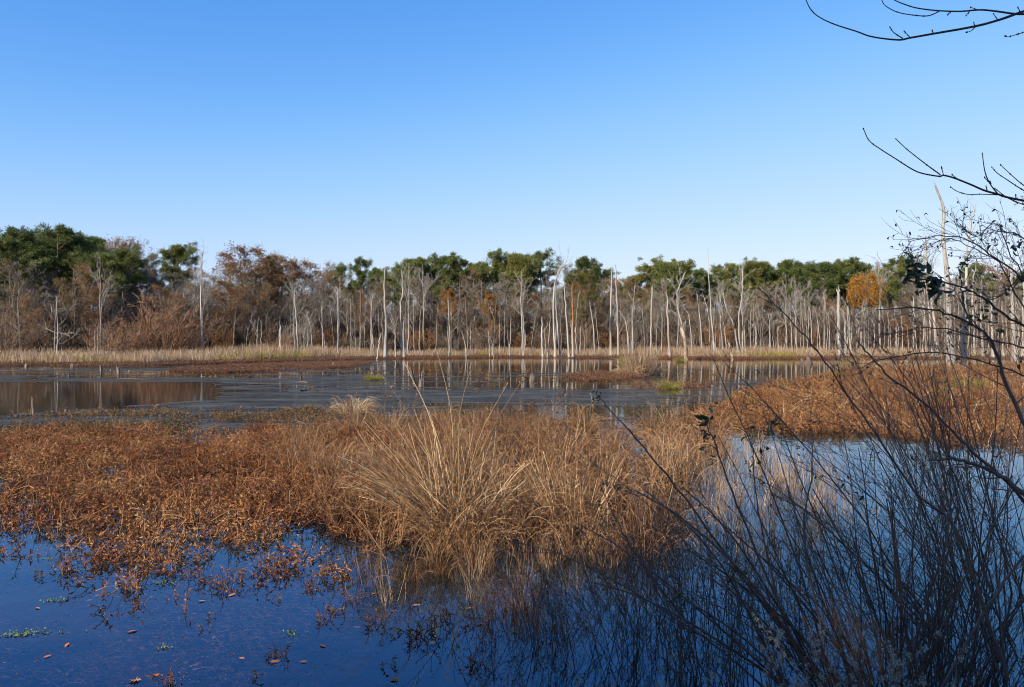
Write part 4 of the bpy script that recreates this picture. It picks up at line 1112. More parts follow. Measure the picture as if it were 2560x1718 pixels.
for i, (x, y, hpx, wpx, mt, lean, lab) in enumerate([
    (66, 917, 10, 12, 'stump', 0, 'low black stump at the far left, near the reeds'), (181, 918, 12, 11, 'stump', 0, 'squat black stump with a pointed top, far left water'), (172, 941, 7, 6, 'stump', 0, 'tiny black stump nearer than the squat one'),
    (253, 928, 22, 8, 'stump_pale', -.1, 'forked brown stump, left of a pair in the far left water'), (277, 930, 13, 5, 'stump', 0, 'small dark stump between two taller brown ones'), (296, 933, 25, 9, 'stump_pale', -.1, 'pointed brown stump with a dark right side'),
    (323, 930, 6, 5, 'stump', 0, 'tiny dark knob right of the pointed brown stump'), (466, 912, 12, 4, 'stump', 0, 'thin dark stub before the left reeds'), (505, 943, 10, 6, 'stump', 0, 'dark nub in the scum right of the long log'),
    (84, 1037, 52, 9, 'stump_pale', -.08, 'tall thin splintered stump at the edge of the dark pool'), (79, 1037, 20, 9, 'stump', 0, 'short broken stump leaning on the tall splintered one'), (165, 1036, 17, 12, 'stump_pale', 0, 'low pointed stump at the near edge of the dark pool'),
    (830, 918, 16, 8, 'stump', .4, 'dark leaning stump in the water before the reeds'), (752, 950, 14, 8, 'stump', 0, 'low dark branchy stump in the scum before the reeds'), (709, 914, 5, 6, 'stump', 0, 'black knob close to the reed edge'),
    (1038, 966, 68, 9, 'stump_pale', -.25, 'tall pale split snag behind the straw stalks'), (1051, 968, 40, 10, 'stump_pale', .05, 'short pale splinter right against the tall split snag'), (1330, 954, 22, 20, 'stump_pale', 0, 'pale jagged stump in the open water beyond the island'),
    (1418, 930, 34, 9, 'stump', 0, 'dark upright stump before the reflections of the white poles'), (1636, 897, 16, 5, 'stump', 0, 'thin dark post behind the tall reed tussock'), (1690, 886, 12, 8, 'stump', 0, 'dark hollow stump at the shore left of the patchy snag'),
    (2004, 907, 16, 11, 'stump_pale', .1, 'left one of the two pale stumps in the right-hand water'), (2024, 909, 22, 17, 'stump_pale', -.15, 'right and larger one of the two pale stumps'), (2270, 905, 13, 20, 'stump_pale', 0, 'low white stump among the twigs, right-hand water'),
    (2136, 886, 16, 6, 'stump', 0, 'small dark upright post at the shore right of the white column'), (2222, 994, 30, 6, 'stump_pale', 0, 'small white stake standing in the rusty mat'), (738, 1150, 62, 10, 'stump', .05, 'short dark broken post inside the smartweed mat')]):
    q = gpt(x, y)
    h = hpx / F * q[1]; r = wpx / F * q[1] / 3.1
    o = link('stump', stump_mesh(500 + i, h, r, mt, lean=(lean, 0)), None, q)
    tag(o, lab, 'stump', 'stumps standing in the water')
for i, (x0, y0, x1, y1, dpx, mt, lab) in enumerate([(292, 949, 362, 949, 4, 'stump_pale', 'long pale log lying flat in the far left water'), (615, 962, 705, 960, 5, 'stump_pale', 'long brownish log half sunk in the scum, left of the straw tussock'), (745, 957, 768, 957, 5, 'stump_pale', 'short log end beside the long half-sunk log'),
                                                    (755, 979, 766, 977, 8, 'stump', 'small dark log end with a pale top, nearer than the two brownish logs'), (1742, 884, 1800, 886, 5, 'stump', 'fallen dark log on the weed right of the patchy snag'), (530, 962, 540, 962, 4, 'stump', 'tiny dark log end floating in the scum')]):
    a, b_ = gpt(x0, y0), gpt(x1, y1)
    rng = np.random.default_rng(600 + i)
    r = dpx / F * a[1] / 2
    c0 = (a + b_) / 2
    P = smooth_poly([a - c0, (a + b_) / 2 - c0 + np.array([0, .1, .02]), b_ - c0], 8); P[..., 2] += r * .25
    g = G(); tube(g, P, [r], [r * .6], rng, 9, .1)
    tag(link('floating_log', g.mesh('log', M[mt]), None, c0), lab, 'log')

rng = np.random.default_rng(66)
pS = poly_v([(-300, 1235), (300, 1290), (760, 1260), (1300, 1300), (1500, 1420), (1500, 1640), (-300, 1640)])
c = scatter(pS, 1500, rng, lambda q: np.clip((NA.fbm(q[:, 0] * .9 + 3, q[:, 1] * .9 + 44, 5) - .44) * 7, .03, 1) * np.interp(q[:, 1], [6, 8, 12], [1, .8, .4]))
c[:, 2] = -.012 - .09 * rng.random(len(c)) ** 1.5
P = stems(c, np.c_[rng.normal(size=(len(c), 2)), .03 * rng.normal(size=len(c))], .05 + .16 * rng.random(len(c)), 3, rng, wig=.3)
P[..., 2] = np.minimum(P[..., 2], -.008)
g = G(); ribbon(g, P, .009, .004, rng)
cl = c[rng.random(len(c)) < .05]
rhomb(g, cl, np.c_[rng.normal(size=(len(cl), 2)), .05 * rng.normal(size=len(cl))], .07, .03, rng)
cd = scatter(pS, 60, rng, lambda q: np.clip((NA.fbm(q[:, 0] * 1.1 + 13, q[:, 1] * 1.1 + 4, 5) - .42) * 6, .05, 1)); cd[:, 2] = .004
gd = G(); leaf2(gd, cd, np.c_[rng.normal(size=(len(cd), 2)), .1 * rng.normal(size=len(cd))], .012 + .03 * rng.random(len(cd)) ** 2, .008, rng, fold=.1, curl=.1, up=(0, 0, 1))
tag(link('floating_debris', gd.mesh('floating_debris', M['mat_near'], False)), 'tiny bits of dead leaf and stem floating on the near water', None, None, 'stuff')
tag(link('submerged_weed', g.mesh('submerged_weed', M['submerged'], False)), 'brownish strands of weed and litter drifting just below the water', None, None, 'stuff')
# ------------------------------------------------------------------ near water: floating leaves, green weed, sprigs
rl = np.random.default_rng(71)
def lobed_leaf(seed, L):
    rng = np.random.default_rng(seed)
    g = G()
    lob = 5
    for j in range(lob):
        an = (j - 2) * .55 + rng.normal() * .08
        l = L * (1 - .16 * abs(j - 2)) * (.85 + .3 * rng.random())
        d = np.array([math.cos(an), math.sin(an), .05 * rng.normal()]); u_ = np.array([-d[1], d[0], 0])
        g.add([(0, 0, 0), d * l * .5 + u_ * L * .16 + [0, 0, .006], d * l + [0, 0, .012 * rng.random()], d * l * .5 - u_ * L * .16], [[0, 3, 2, 1]])
    g.add([(0, 0, .001), (-L * .3, .004, .004), (-L * .5, .008, .012), (-L * .3, -.004, .003)], [[0, 1, 2, 3]])
    return g.mesh('lobed_leaf', M['float_leaf'], False)
def plain_leaf(seed, L):
    rng = np.random.default_rng(seed)
    g = G()
    leaf2(g, np.zeros((1, 3)), np.array([[1, 0, .0]]), L, L * .42, rng, fold=.03, curl=.02, up=(0, 0, 1))
    return g.mesh('oval_leaf', M['float_leaf'], False)
LL = [lobed_leaf(700 + i, .085) for i in range(3)]; LP = [plain_leaf(710 + i, .11) for i in range(3)]
fl = [(618, 1398, 0), (770, 1397, 1), (228, 1450, 1), (335, 1499, 1), (215, 1500, 1), (99, 1523, 1), (172, 1608, 1), (345, 1576, 1), (537, 1586, 1), (485, 1662, 1), (340, 1700, 0), (387, 1691, 0), (597, 1646, 1), (478, 1672, 1), (495, 1656, 1), (674, 1656, 1),
      (748, 1656, 1), (570, 1492, 1), (338, 1511, 1), (24, 1380, 1), (170, 1398, 1), (697, 1444, 1), (108, 1646, 1), (340, 1663, 1), (380, 1662, 1), (515, 1503, 1), (800, 1613, 1), (815, 1434, 1), (882, 1564, 1), (925, 1632, 1), (1235, 1483, 1), (1335, 1490, 1), (1165, 1523, 1),
      (1220, 1497, 1), (1430, 1566, 1), (990, 1704, 0), (938, 1483, 1), (1030, 1515, 1)]
for i, (x, y, k) in enumerate(fl):
    q = gpt(x, y); q[2] = .008
    o = link('fallen_leaf', (LL if k == 0 else LP)[i % 3], None, q)
    s = .55 + .45 * rl.random(); o.scale = (s, s, s); o.location.z = .006 if i % 5 < 3 else -.012; o.rotation_euler = (rl.normal() * .05, rl.normal() * .05, rl.random() * 6.28)
    reg(o, 'lobed fallen leaf on the near water' if k == 0 else 'oval fallen leaf on the near water', 'leaf', 'fallen leaves floating on the near water', x, 'leafA' if y > 1560 else 'leafB')
def sprig_mesh(seed, n, h, L, mat):
    rng = np.random.default_rng(seed)
    C = np.c_[rng.normal(size=(n, 2)) * .05, np.full(n, -.05)]
    P = stems(C, np.c_[rng.normal(size=(n, 2)) * .45, np.ones(n)], h * (.4 + .6 * rng.random(n)), 5, rng, wig=.35, droop=.4)
    g = G(); tube(g, P, .004, .002, rng, 3)
    c, d = along(P, 7, .2, 1, rng)
    leaf2(g, c, d * .5 + rng.normal(size=c.shape) * .7 - UPZ * .3, L, L * .32, rng)
    return g.mesh('sprig', M[mat], False)
SPR = [sprig_mesh(721, 8, .26, .045, 'mat_olive'), sprig_mesh(722, 13, .30, .03, 'mat_near'), sprig_mesh(723, 6, .22, .04, 'mat_near'), sprig_mesh(724, 3, .17, .035, 'mat_olive')]
sp = [(330, 1480, 0, 1.1), (345, 1515, 1, .8), (480, 1440, 1, 1.1), (520, 1455, 1, 1.3), (560, 1470, 1, 1.4), (592, 1450, 1, 1.2), (420, 1430, 2, 1.1), (435, 1495, 2, 1.), (262, 1520, 3, 1.1), (280, 1545, 3, 1.4), (82, 1445, 3, 1.2), (108, 1435, 3, 1), (540, 1545, 3, .9), (512, 1580, 3, 1.), (680, 1500, 3, 1), (640, 1465, 2, .8),
      (780, 1470, 1, 1), (845, 1530, 0, 1), (810, 1550, 1, 1.), (700, 1640, 1, .8), (668, 1640, 3, 1), (420, 1710, 1, .9), (455, 1715, 3, 1), (620, 1700, 3, 1), (760, 1480, 3, 1), (880, 1500, 1, 1.1), (935, 1560, 1, 1.2), (1060, 1580, 0, 1.5), (1040, 1600, 1, 1.3), (1110, 1550, 1, 1.2), (1200, 1560, 1, 1.3), (1190, 1660, 1, 1.1),
      (960, 1660, 3, 1.2), (250, 1420, 2, 1), (300, 1405, 2, 1.2), (90, 1390, 2, 1.), (150, 1400, 2, .9), (30, 1350, 2, 1.1), (390, 1400, 2, 1.2), (860, 1450, 2, 1.2)]
for i, (x, y, k, s) in enumerate(sp):
    q = gpt(x, y)
    o = link('water_plant', SPR[k], None, q); o.scale = (s, s, s); o.rotation_euler = (0, 0, rl.random() * 6.28)
    reg(o, ['green-brown leafy sprig in the near water', 'rusty withered bushy sprig in the near water', 'rusty leafy sprig in the near water', 'small olive sprig in the near water'][k], 'water plant', 'withered sprigs standing in the near water', x, 'sprA' if y > 1500 else 'sprB')
def raft_mesh(seed, n, sx, sy):
    rng = np.random.default_rng(seed)
    C = np.c_[rng.normal(size=n) * sx, rng.normal(size=n) * sy, .006 + .004 * rng.random(n)]
    g = G()
    d = np.c_[rng.normal(size=(n, 2)), .25 * rng.random(n)]
    leaf2(g, C, d, .025, .018, rng, up=(0, 0, 1))
    return g.mesh('floating_weed', M['duckweed'], False)
for i, (x, y, n, sx, sy, lab) in enumerate([(180, 1423, 40, .12, .1, 'pale green floating weed under the smartweed edge, far left'), (140, 1502, 30, .06, .04, 'bright green floating weed left of the leafy sprig'), (45, 1588, 50, .08, .03, 'bright green floating weed at the left edge'), (100, 1580, 30, .16, .03, 'green trailing weed right of the brightest patch'),
                                     (660, 1345, 60, .35, .2, 'green floating weed in the bay beside the grass island'), (405, 1460, 30, .1, .05, 'green floating weed among the dark sprigs'), (725, 1585, 18, .05, .05, 'small green floating patch right of centre-left water'), (405, 1621, 14, .05, .03, 'tiny green floating patch near the bottom left leaves'), (112, 1398, 14, .05, .03, 'tiny green patch at the left above the sprigs')]):
    q = gpt(x, y)
    tag(link('floating_weed', raft_mesh(730 + i, n, sx, sy), None, q), lab, 'floating weed', 'patches of green floating weed')

# ------------------------------------------------------------------ foreground shrubs on the right (in the shade of the bank trees)
def shrub_obj(name, seed, base, n, L, lean_x, sd, rad, leaves, label, r0=.008, m1=7, m2=4, lean_y=0.0, sub=True, droop=.12, dead=2):
    rng = np.random.default_rng(seed)
    C = np.c_[rng.normal(size=n) * rad, rng.normal(size=n) * rad * .7, np.full(n, -.25)]
    D = np.c_[lean_x + rng.normal(size=n) * sd, lean_y + rng.normal(size=n) * sd * .5, np.ones(n)]
    P = stems(C, D, L * (.55 + .5 * rng.random(n)), 9, rng, wig=.045, droop=droop)
    rad_ = r0 * (.5 + .8 * rng.random(n))
    g = G(); tube(g, P, rad_, rad_ * .3, rng, 5)
    parts = [('stems', g.mesh('shrub_stems_near', M['stem_dark']))]
    g = G()
    b1, r1 = grow(P, rad_, m1, .25, 1, .30, .5, 5, rng, up=.05, wig=.10, rr=.5)
    tube(g, b1, np.maximum(r1, .0022), .0011, rng, 3)
    b2, r2 = grow(b1, r1, m2, .2, 1, .45, .6, 3, rng, up=.03, wig=.15)
    tube(g, b2, .0016, .0009, rng, 3)
    parts.append(('twigs', g.mesh('shrub_twigs_near', M['twig_dark'])))
    if dead:
        g = G()
        c, d = along(b1, dead, .3, 1, rng)
        s = rng.random(len(c)) < .5
        leaf2(g, c[s], d[s] * .3 + rng.normal(size=(s.sum(), 3)) * .5 - UPZ * .6, .022 + .02 * rng.random(s.sum()), .012, rng, fold=.4, curl=.4)
        parts.append(('withered_leaves', g.mesh('shrub_dead_leaves', M['leaf_dead'], False)))
    if leaves:
        g = G()
        tips = P[rng.random(n) < leaves][:, -1]
        if len(tips):
            c = tips.repeat(9, 0) + rng.normal(size=(len(tips) * 9, 3)) * .03
            leaf2(g, c, rng.normal(size=c.shape) + [0, 0, -.1], .06 + .04 * rng.random(len(c)), .024, rng, fold=.1, curl=.25)
            parts.append(('leaves', g.mesh('shrub_green_leaves', M['leaf_dark'], False)))
    o = place(name, parts, base)
    tag(o, label, 'shrub', 'bare shrubs in the shaded right foreground')
    return o
shrub_obj('foreground_shrub', 801, (2.75, 6.1, 0), 24, 3.2, -.55, .26, .12, .12, 'large shaded shrub whose dark stems lean far left, bottom right', r0=.014, m1=6, dead=4)
shrub_obj('foreground_shrub', 802, (2.95, 6.0, 0), 34, 2.7, -.26, .22, .16, 0, 'dense dark shrub with upright stems right of the left-leaning one', r0=.012, m1=5)
shrub_obj('foreground_shrub', 803, (3.35, 6.2, 0), 26, 2.5, .12, .2, .18, 0, 'dark upright shrub in the bottom right, left of the crossing branches', r0=.009)
shrub_obj('foreground_shrub', 804, (3.7, 5.7, 0), 22, 2.9, .25, .3, .2, .15, 'shaded shrub fanning out right at the right edge', r0=.012)
shrub_obj('foreground_shrub', 805, (1.75, 6.9, 0), 40, 1.7, -.06, .2, .26, 0, 'thin upright stems in the blue water, left of the big shrub', r0=.006, m1=5, m2=3)
shrub_obj('foreground_shrub', 806, (1.15, 7.5, 0), 44, 1.5, -.12, .22, .34, 0, 'thin dark stems in the shaded water below the grass island', r0=.005, m1=6, m2=3)
shrub_obj('foreground_shrub', 807, (.45, 7.8, 0), 30, 1.25, -.2, .28, .36, 0, 'sparse dark twigs in the bottom centre water', r0=.004, m1=6, m2=4)
shrub_obj('foreground_shrub', 808, (-.35, 8.2, 0), 20, .9, -.2, .35, .36, 0, 'few thin twigs at the left end of the shaded stems', r0=.0035, m1=6, m2=3)
shrub_obj('foreground_shrub', 809, (1.6, 8.6, 0), 44, 1.4, -.1, .25, .5, 0, 'brownish thin stems between grass island and dark stems', r0=.005, m1=5, m2=3)
shrub_obj('foreground_shrub', 810, (4.6, 7.6, 0), 26, 3.7, -.40, .28, .3, .1, 'tall bare shrub behind the arching thick stem, right edge', r0=.010, m1=11, m2=5)
shrub_obj('foreground_shrub', 813, (5.6, 9.5, 0), 26, 4.2, -.35, .3, .4, 0, 'twiggy brown shrub behind the leafy tangle, against the pale trunks', r0=.010, m1=12, m2=5)
shrub_obj('foreground_shrub', 814, (2.45, 5.75, 0), 20, 1.5, -.1, .3, .3, 0, 'low dark thicket of stems at the bottom right edge', r0=.007, m1=8, m2=4)
shrub_obj('foreground_shrub', 815, (3.2, 5.6, 0), 22, 1.7, .1, .35, .3, 0, 'low black thicket in the bottom right corner', r0=.007, m1=8, m2=4)
shrub_obj('foreground_shrub', 811, (2.7, 8.4, 0), 44, 1.8, -.12, .2, .55, 0, 'slim stems standing in the bright blue water behind the shrubs', r0=.005, m1=5, m2=3)
shrub_obj('foreground_shrub', 812, (3.9, 6.6, 0), 20, 2.4, -.6, .3, .25, 0, 'tangled twiggy shrub crossing the right side water', r0=.007, m1=9, m2=5)

def traced(name, lines, D, mat, label, cat, seed, twm=8, twL=.22, leaves=None, berries=None, extra=None, dead=0, parent_parts=None, group=None):
    rng = np.random.default_rng(seed)
    g = G(); gt = G()
    org = wpt(lines[0][0][0][0], lines[0][0][0][1], D)
    allb = []
    for pts, w0, w1, dd in lines:
        pp = [wpt(x, y, D + d_) - org for (x, y), d_ in zip(pts, np.linspace(0, dd, len(pts)))]
        P = smooth_poly(pp, max(10, 4 * len(pts)))
        P[:, 1:-1] += rng.normal(size=P[:, 1:-1].shape) * .004
        tube(g, P, [w0 / F * D / 2], [w1 / F * D / 2], rng, 6, .05)
        if twm:
            b1, r1 = grow(P, [w0 / F * D / 2], twm, .1, 1, twL, .6, 5, rng, up=.06, wig=.12, rr=.4, shrink=.4)
            tube(gt, b1, np.maximum(r1, .0022), .0011, rng, 3)
            b2, r2 = grow(b1, r1, 4, .2, 1, .5, .6, 3, rng, up=.03, wig=.16)
            tube(gt, b2, .0016, .0008, rng, 3)
            allb.append(b2)
    if twm and len(lines) < 4:
        V_, Q_ = gt.arr(); g.add(V_, Q_)
    parts = [('branches', g.mesh('traced_branches', M[mat]))]
    if twm and len(lines) >= 4:
        parts.append(('twigs', gt.mesh('traced_twigs', M['twig_dark'])))
    if dead and allb:
        B = np.concatenate(allb); gd = G(); c, d = along(B, dead, .3, 1, rng); s = rng.random(len(c)) < .16
        leaf2(gd, c[s], rng.normal(size=(s.sum(), 3)) - UPZ * .5, .03, .014, rng, fold=.4, curl=.4)
        parts.append(('withered_leaves', gd.mesh('dead_leaves', M['leaf_dead'], False)))
    if leaves:
        gl_ = G()
        for x, y, n, L, d_ in leaves:
            c0 = wpt(x, y, D + d_) - org
            an = rng.random(n) * 6.28
            dr = np.c_[np.cos(an), rng.normal(size=n) * .7, np.sin(an) * .75 - .1]
            leaf2(gl_, c0 + rng.normal(size=(n, 3)) * .02, dr, L * .85 * (.75 + .5 * rng.random(n)), L * .42, rng, fold=.10, curl=.2)
        parts.append(('leaves', gl_.mesh('green_leaves', M['leaf_dark'], False)))
    if berries:
        gb = G()
        for x, y in berries:
            c0 = wpt(x, y, D) - org
            th = np.linspace(0, np.pi, 6); ph = np.arange(8) * np.pi / 4
            rb = .0065
            V = c0 + rb * np.stack([np.sin(th)[:, None] * np.cos(ph), np.sin(th)[:, None] * np.sin(ph), np.cos(th)[:, None] * np.ones(8)], -1)
            idx = np.arange(48).reshape(6, 8)
            gb.add(V, np.stack([idx[:-1], np.roll(idx[:-1], -1, 1), np.roll(idx[1:], -1, 1), idx[1:]], -1))
            ribbon(gb, smooth_poly([c0, c0 + [.004, 0, .02], c0 + [.012, .004, .036]], 3), .0018, .0018, rng)
        parts.append(('berries', gb.mesh('berries', M['berry'])))
    o = place(name, parts, org)
    tag(o, label, cat, group)
    return o
traced('arching_shrub', [([(2760, 1420), (2560, 1237), (2504, 1192), (2442, 1163), (2380, 1147), (2319, 1151)], 15, 4, .1),
                         ([(2760, 1560), (2650, 1380), (2560, 1250), (2442, 1135), (2380, 1077), (2315, 1011), (2216, 933), (2167, 880), (2140, 850)], 10, 3, .3),
                         ([(2520, 1700), (2434, 1447), (2380, 1307), (2298, 1241), (2216, 1126), (2175, 1061), (2113, 979), (2044, 880), (1975, 800), (1895, 720)], 9, 2.5, .4),
                         ([(2330, 1760), (2480, 1500), (2560, 1395), (2680, 1260)], 9, 5, .1)],
       5.0, 'stem_dark', 'dark arching branches crossing the blue water at the right edge', 'shrub', 821, twm=12, twL=.20, dead=2)
traced('leafy_shrub', [([(2760, 960), (2640, 860), (2560, 816), (2513, 789), (2468, 751), (2417, 723), (2362, 706), (2310, 700), (2268, 690)], 8, 3, .0),
                       ([(2640, 1180), (2560, 1060), (2513, 950), (2486, 868), (2458, 830), (2382, 789), (2300, 770), (2190, 775)], 11, 2.5, .2),
                       ([(2458, 830), (2420, 795), (2406, 730), (2402, 690), (2412, 640)], 5, 2, .2), ([(2700, 830), (2560, 700), (2480, 640), (2420, 600), (2350, 590), (2270, 605)], 5, 1.6, .3),
                       ([(2700, 640), (2560, 690), (2500, 740), (2440, 760)], 4, 1.6, .2), ([(2640, 900), (2540, 740), (2500, 660), (2440, 625), (2370, 595), (2320, 620)], 4, 1.4, .3),
                       ([(2620, 720), (2560, 600), (2510, 580), (2470, 585)], 4, 1.5, .3), ([(2600, 760), (2530, 640), (2490, 560), (2440, 590), (2400, 560)], 3.5, 1.5, .2),
                       ([(2700, 1000), (2560, 940), (2440, 900), (2330, 880), (2200, 900), (2160, 915)], 5, 2, .3), ([(2560, 870), (2480, 850), (2340, 820), (2250, 830), (2180, 850)], 4, 1.5, .3)],
       5.4, 'stem_dark', 'tangled shrub with dark green leaf clusters against the right-hand trees', 'shrub', 822, twm=16, twL=.28, dead=2,
       leaves=[(2282, 668, 9, .085, 0), (2300, 690, 9, .09, 0), (2330, 700, 12, .09, 0), (2345, 730, 9, .09, .1), (2275, 695, 8, .08, 0), (2315, 715, 8, .085, .1), (2440, 790, 5, .07, .1), (2410, 655, 5, .05, .2), (2470, 775, 7, .06, 0), (2520, 720, 4, .08, .1), (2545, 690, 4, .07, .1), (2360, 708, 4, .055, 0), (2540, 620, 6, .06, .2), (2474, 606, 6, .05, .2), (2440, 812, 3, .05, 0), (2500, 830, 4, .05, 0), (2556, 900, 4, .06, 0), (2390, 735, 2, .05, 0)],
       berries=[(2270, 620), (2277, 623), (2326, 610), (2330, 617), (2379, 640), (2378, 633), (2372, 638), (2400, 645), (2434, 557), (2445, 557), (2452, 548), (2545, 605), (2552, 600), (2548, 612), (2480, 600), (2488, 596)])
traced('seeding_stalk', [([(2000, 1640), (1840, 1420), (1700, 1230), (1600, 1110), (1530, 1030), (1490, 985)], 7, 2.5, .6)], 6.4, 'stem_dark', 'single dark stalk with a curled seed head over the grass island', 'plant', 823, twm=5, twL=.12, leaves=[(1490, 985, 8, .045, .6), (1498, 1000, 6, .04, .6)])
traced('leafy_sapling', [([(2010, 1660), (1900, 1400), (1830, 1230), (1790, 1120), (1765, 1060)], 7, 3, .2), ([(1960, 1560), (1900, 1300), (1885, 1180), (1880, 1100)], 5, 2, .2), ([(2060, 1600), (2010, 1350), (2030, 1180), (2028, 1080)], 6, 2.2, .2)],
       5.8, 'stem_dark', 'dark sapling with drooping leaves at its tip, before the grass island', 'sapling', 824, twm=7, twL=.14, dead=2,
       leaves=[(1768, 1040, 5, .095, .2), (1760, 1065, 5, .08, .2), (1775, 1090, 4, .06, .2), (1760, 1115, 4, .05, .2), (1880, 1085, 6, .06, .2), (1905, 1120, 5, .06, .2), (1885, 1160, 4, .05, .2), (1780, 1150, 4, .05, .2), (2030, 1055, 4, .04, .2), (2050, 1190, 7, .045, .2), (2110, 1200, 6, .045, .2), (2150, 1240, 4, .05, .2)])
traced('leafy_sapling', [([(1720, 1560), (1600, 1400), (1540, 1300), (1500, 1210)], 5, 2, .2), ([(1560, 1540), (1500, 1420), (1460, 1330)], 4, 2, .2)], 7.2, 'stem_dark', 'low dark sapling with small evergreen leaves in front of the straw', 'sapling', 825, twm=6, twL=.16, dead=2,
       leaves=[(1520, 1205, 8, .05, .2), (1545, 1220, 8, .05, .2), (1450, 1320, 8, .05, .2), (1340, 1262, 8, .05, .3), (1500, 1260, 5, .05, .2), (1400, 1290, 5, .045, .3)])

# pale seed-fluff plants on the bank, bottom right
def fluff(base, seed, label, n=16, h=.9):
    rng = np.random.default_rng(seed)
    C = np.c_[rng.normal(size=(n, 2)) * .1, np.full(n, -.1)]
    P = stems(C, np.c_[rng.normal(size=(n, 2)) * .35, np.ones(n)], h * (.6 + .5 * rng.random(n)), 6, rng, wig=.08)
    g = G(); tube(g, P, .003, .0015, rng, 4)
    b1, _ = grow(P, np.full(n, .003), 7, .5, 1, .2, .7, 3, rng, up=.05, wig=.1)
    tube(g, b1, .0015, .001, rng, 3)
    st = g.mesh('fluff_stems', M['twig_dark'])
    g = G(); c, d = along(b1, 5, .3, 1, rng)
    c = c.repeat(9, 0); dr = rng.normal(size=c.shape)
    rhomb(g, c + nrm(dr) * .004, dr, .016, .006, rng)
    fl_ = g.mesh('fluff_heads', M['fluff'], False)
    g = G(); c, d = along(P, 5, .2, .8, rng)
    leaf2(g, c, d * .4 + rng.normal(size=c.shape) * .6, .07, .02, rng)
    lf = g.mesh('fluff_leaves', M['mat_olive'], False)
    o = place('fluffy_plant', [('stems', st), ('seed_heads', fl_), ('leaves', lf)], base)
    tag(o, label, 'plant', 'pale fluffy plants at the bottom edge')
zb = .35
for i, (x, D, zt, lab) in enumerate([(1990, 4.7, 1.28, 'pale fluffy seed-head plant at the bottom edge under the big shrub'), (2085, 4.5, 1.3, 'second pale fluffy plant, right beside the first at the bottom edge'), (2190, 4.6, 1.22, 'third pale fluffy plant, farthest right at the bottom edge'), (1725, 4.9, 1.0, 'lone low fluffy plant at the bottom edge, left of the others')]):
    fluff((wx(x, D), D, .05), 850 + i, lab, h=zt)

# ------------------------------------------------------------------ tree beside the viewer whose branches hang into the picture
D0 = 4.2
tb = np.array([3.9, 4.4, .4])
rng = np.random.default_rng(91)
root = bpy.data.objects.new('overhanging_tree', None); COL.objects.link(root); root.location = tb
tag(root, 'bare tree just outside the right edge, its thin budded branches hanging into the sky', 'tree')
g = G()
tp = smooth_poly([(0, 0, -.3), (.05, .05, 2), (-.05, 0, 4), (.1, .1, 7.5)], 12)
tube(g, tp, [.085], [.03], rng, 8, .04)
link('trunk', g.mesh('overhang_trunk', M['branch']), root)
CR = lambda x, y: (1980 + x / 2.8, y / 2.8)
def limb(name, lines, start):
    g = G(); gb = G()
    for j, (pts, w0, w1) in enumerate(lines):
        pp = [wpt(*CR(*q), D0) - tb for q in pts]
        if j == 0: pp = [start] + pp
        P = smooth_poly(pp, max(12, 4 * len(pp)))
        tube(g, P, [w0 / F * D0 / 2], [w1 / F * D0 / 2], rng, 6, .03)
        c, d = along(P, max(3, len(pts)), .1, 1.0, rng)
        for q in list(c) + [P[0, -1]]:
            th = np.linspace(0, np.pi, 5); ph = np.arange(6) * np.pi / 3; rb = .0028 + .0012 * rng.random()
            V = q + rb * np.stack([np.sin(th)[:, None] * np.cos(ph), np.sin(th)[:, None] * np.sin(ph), 1.5 * np.cos(th)[:, None] * np.ones(6)], -1)
            idx = np.arange(30).reshape(5, 6)
            gb.add(V, np.stack([idx[:-1], np.roll(idx[:-1], -1, 1), np.roll(idx[1:], -1, 1), idx[1:]], -1))
    V_, Q_ = gb.arr(); g.add(V_, Q_)
    link(name, g.mesh('limb', M['branch']), root)
limb('branch', [([(2300, -90), (1900, 0), (1624, 80), (1450, 140), (1280, 185), (1000, 235), (830, 265), (740, 280), (560, 258), (450, 220), (300, 172), (190, 120), (130, 65), (95, -5), (60, -80)], 7.5, 1.8),
                ([(775, 270), (712, 228), (685, 190)], 3, 1.6), ([(828, 265), (785, 220)], 2.6, 1.6), ([(990, 236), (980, 212)], 2.4, 2), ([(1280, 185), (1272, 158)], 2.4, 2), ([(1285, 190), (1250, 218), (1218, 228)], 2.2, 1.4), ([(1443, 145), (1410, 97)], 2.6, 1.6), ([(1600, 90), (1580, 52)], 2.4, 1.6),
                ([(1900, 90), (1624, 100), (1540, 95), (1400, 76), (1310, 70), (1180, 80), (1030, 76), (880, 58), (790, 32), (715, 0), (690, -20)], 5.5, 2.0), ([(1030, 80), (960, 110), (880, 110), (745, 88), (655, 42), (628, 0), (610, -40)], 3, 1.8), ([(1110, 85), (1090, 104)], 2, 1.4), ([(1310, 72), (1250, 52)], 2.2, 1.6), ([(1245, 80), (1218, 110)], 2, 1.2), ([(1800, 160), (1624, 225), (1570, 243), (1515, 258), (1490, 252)], 3, 1.5)], np.array([0, 0, 4.6]))
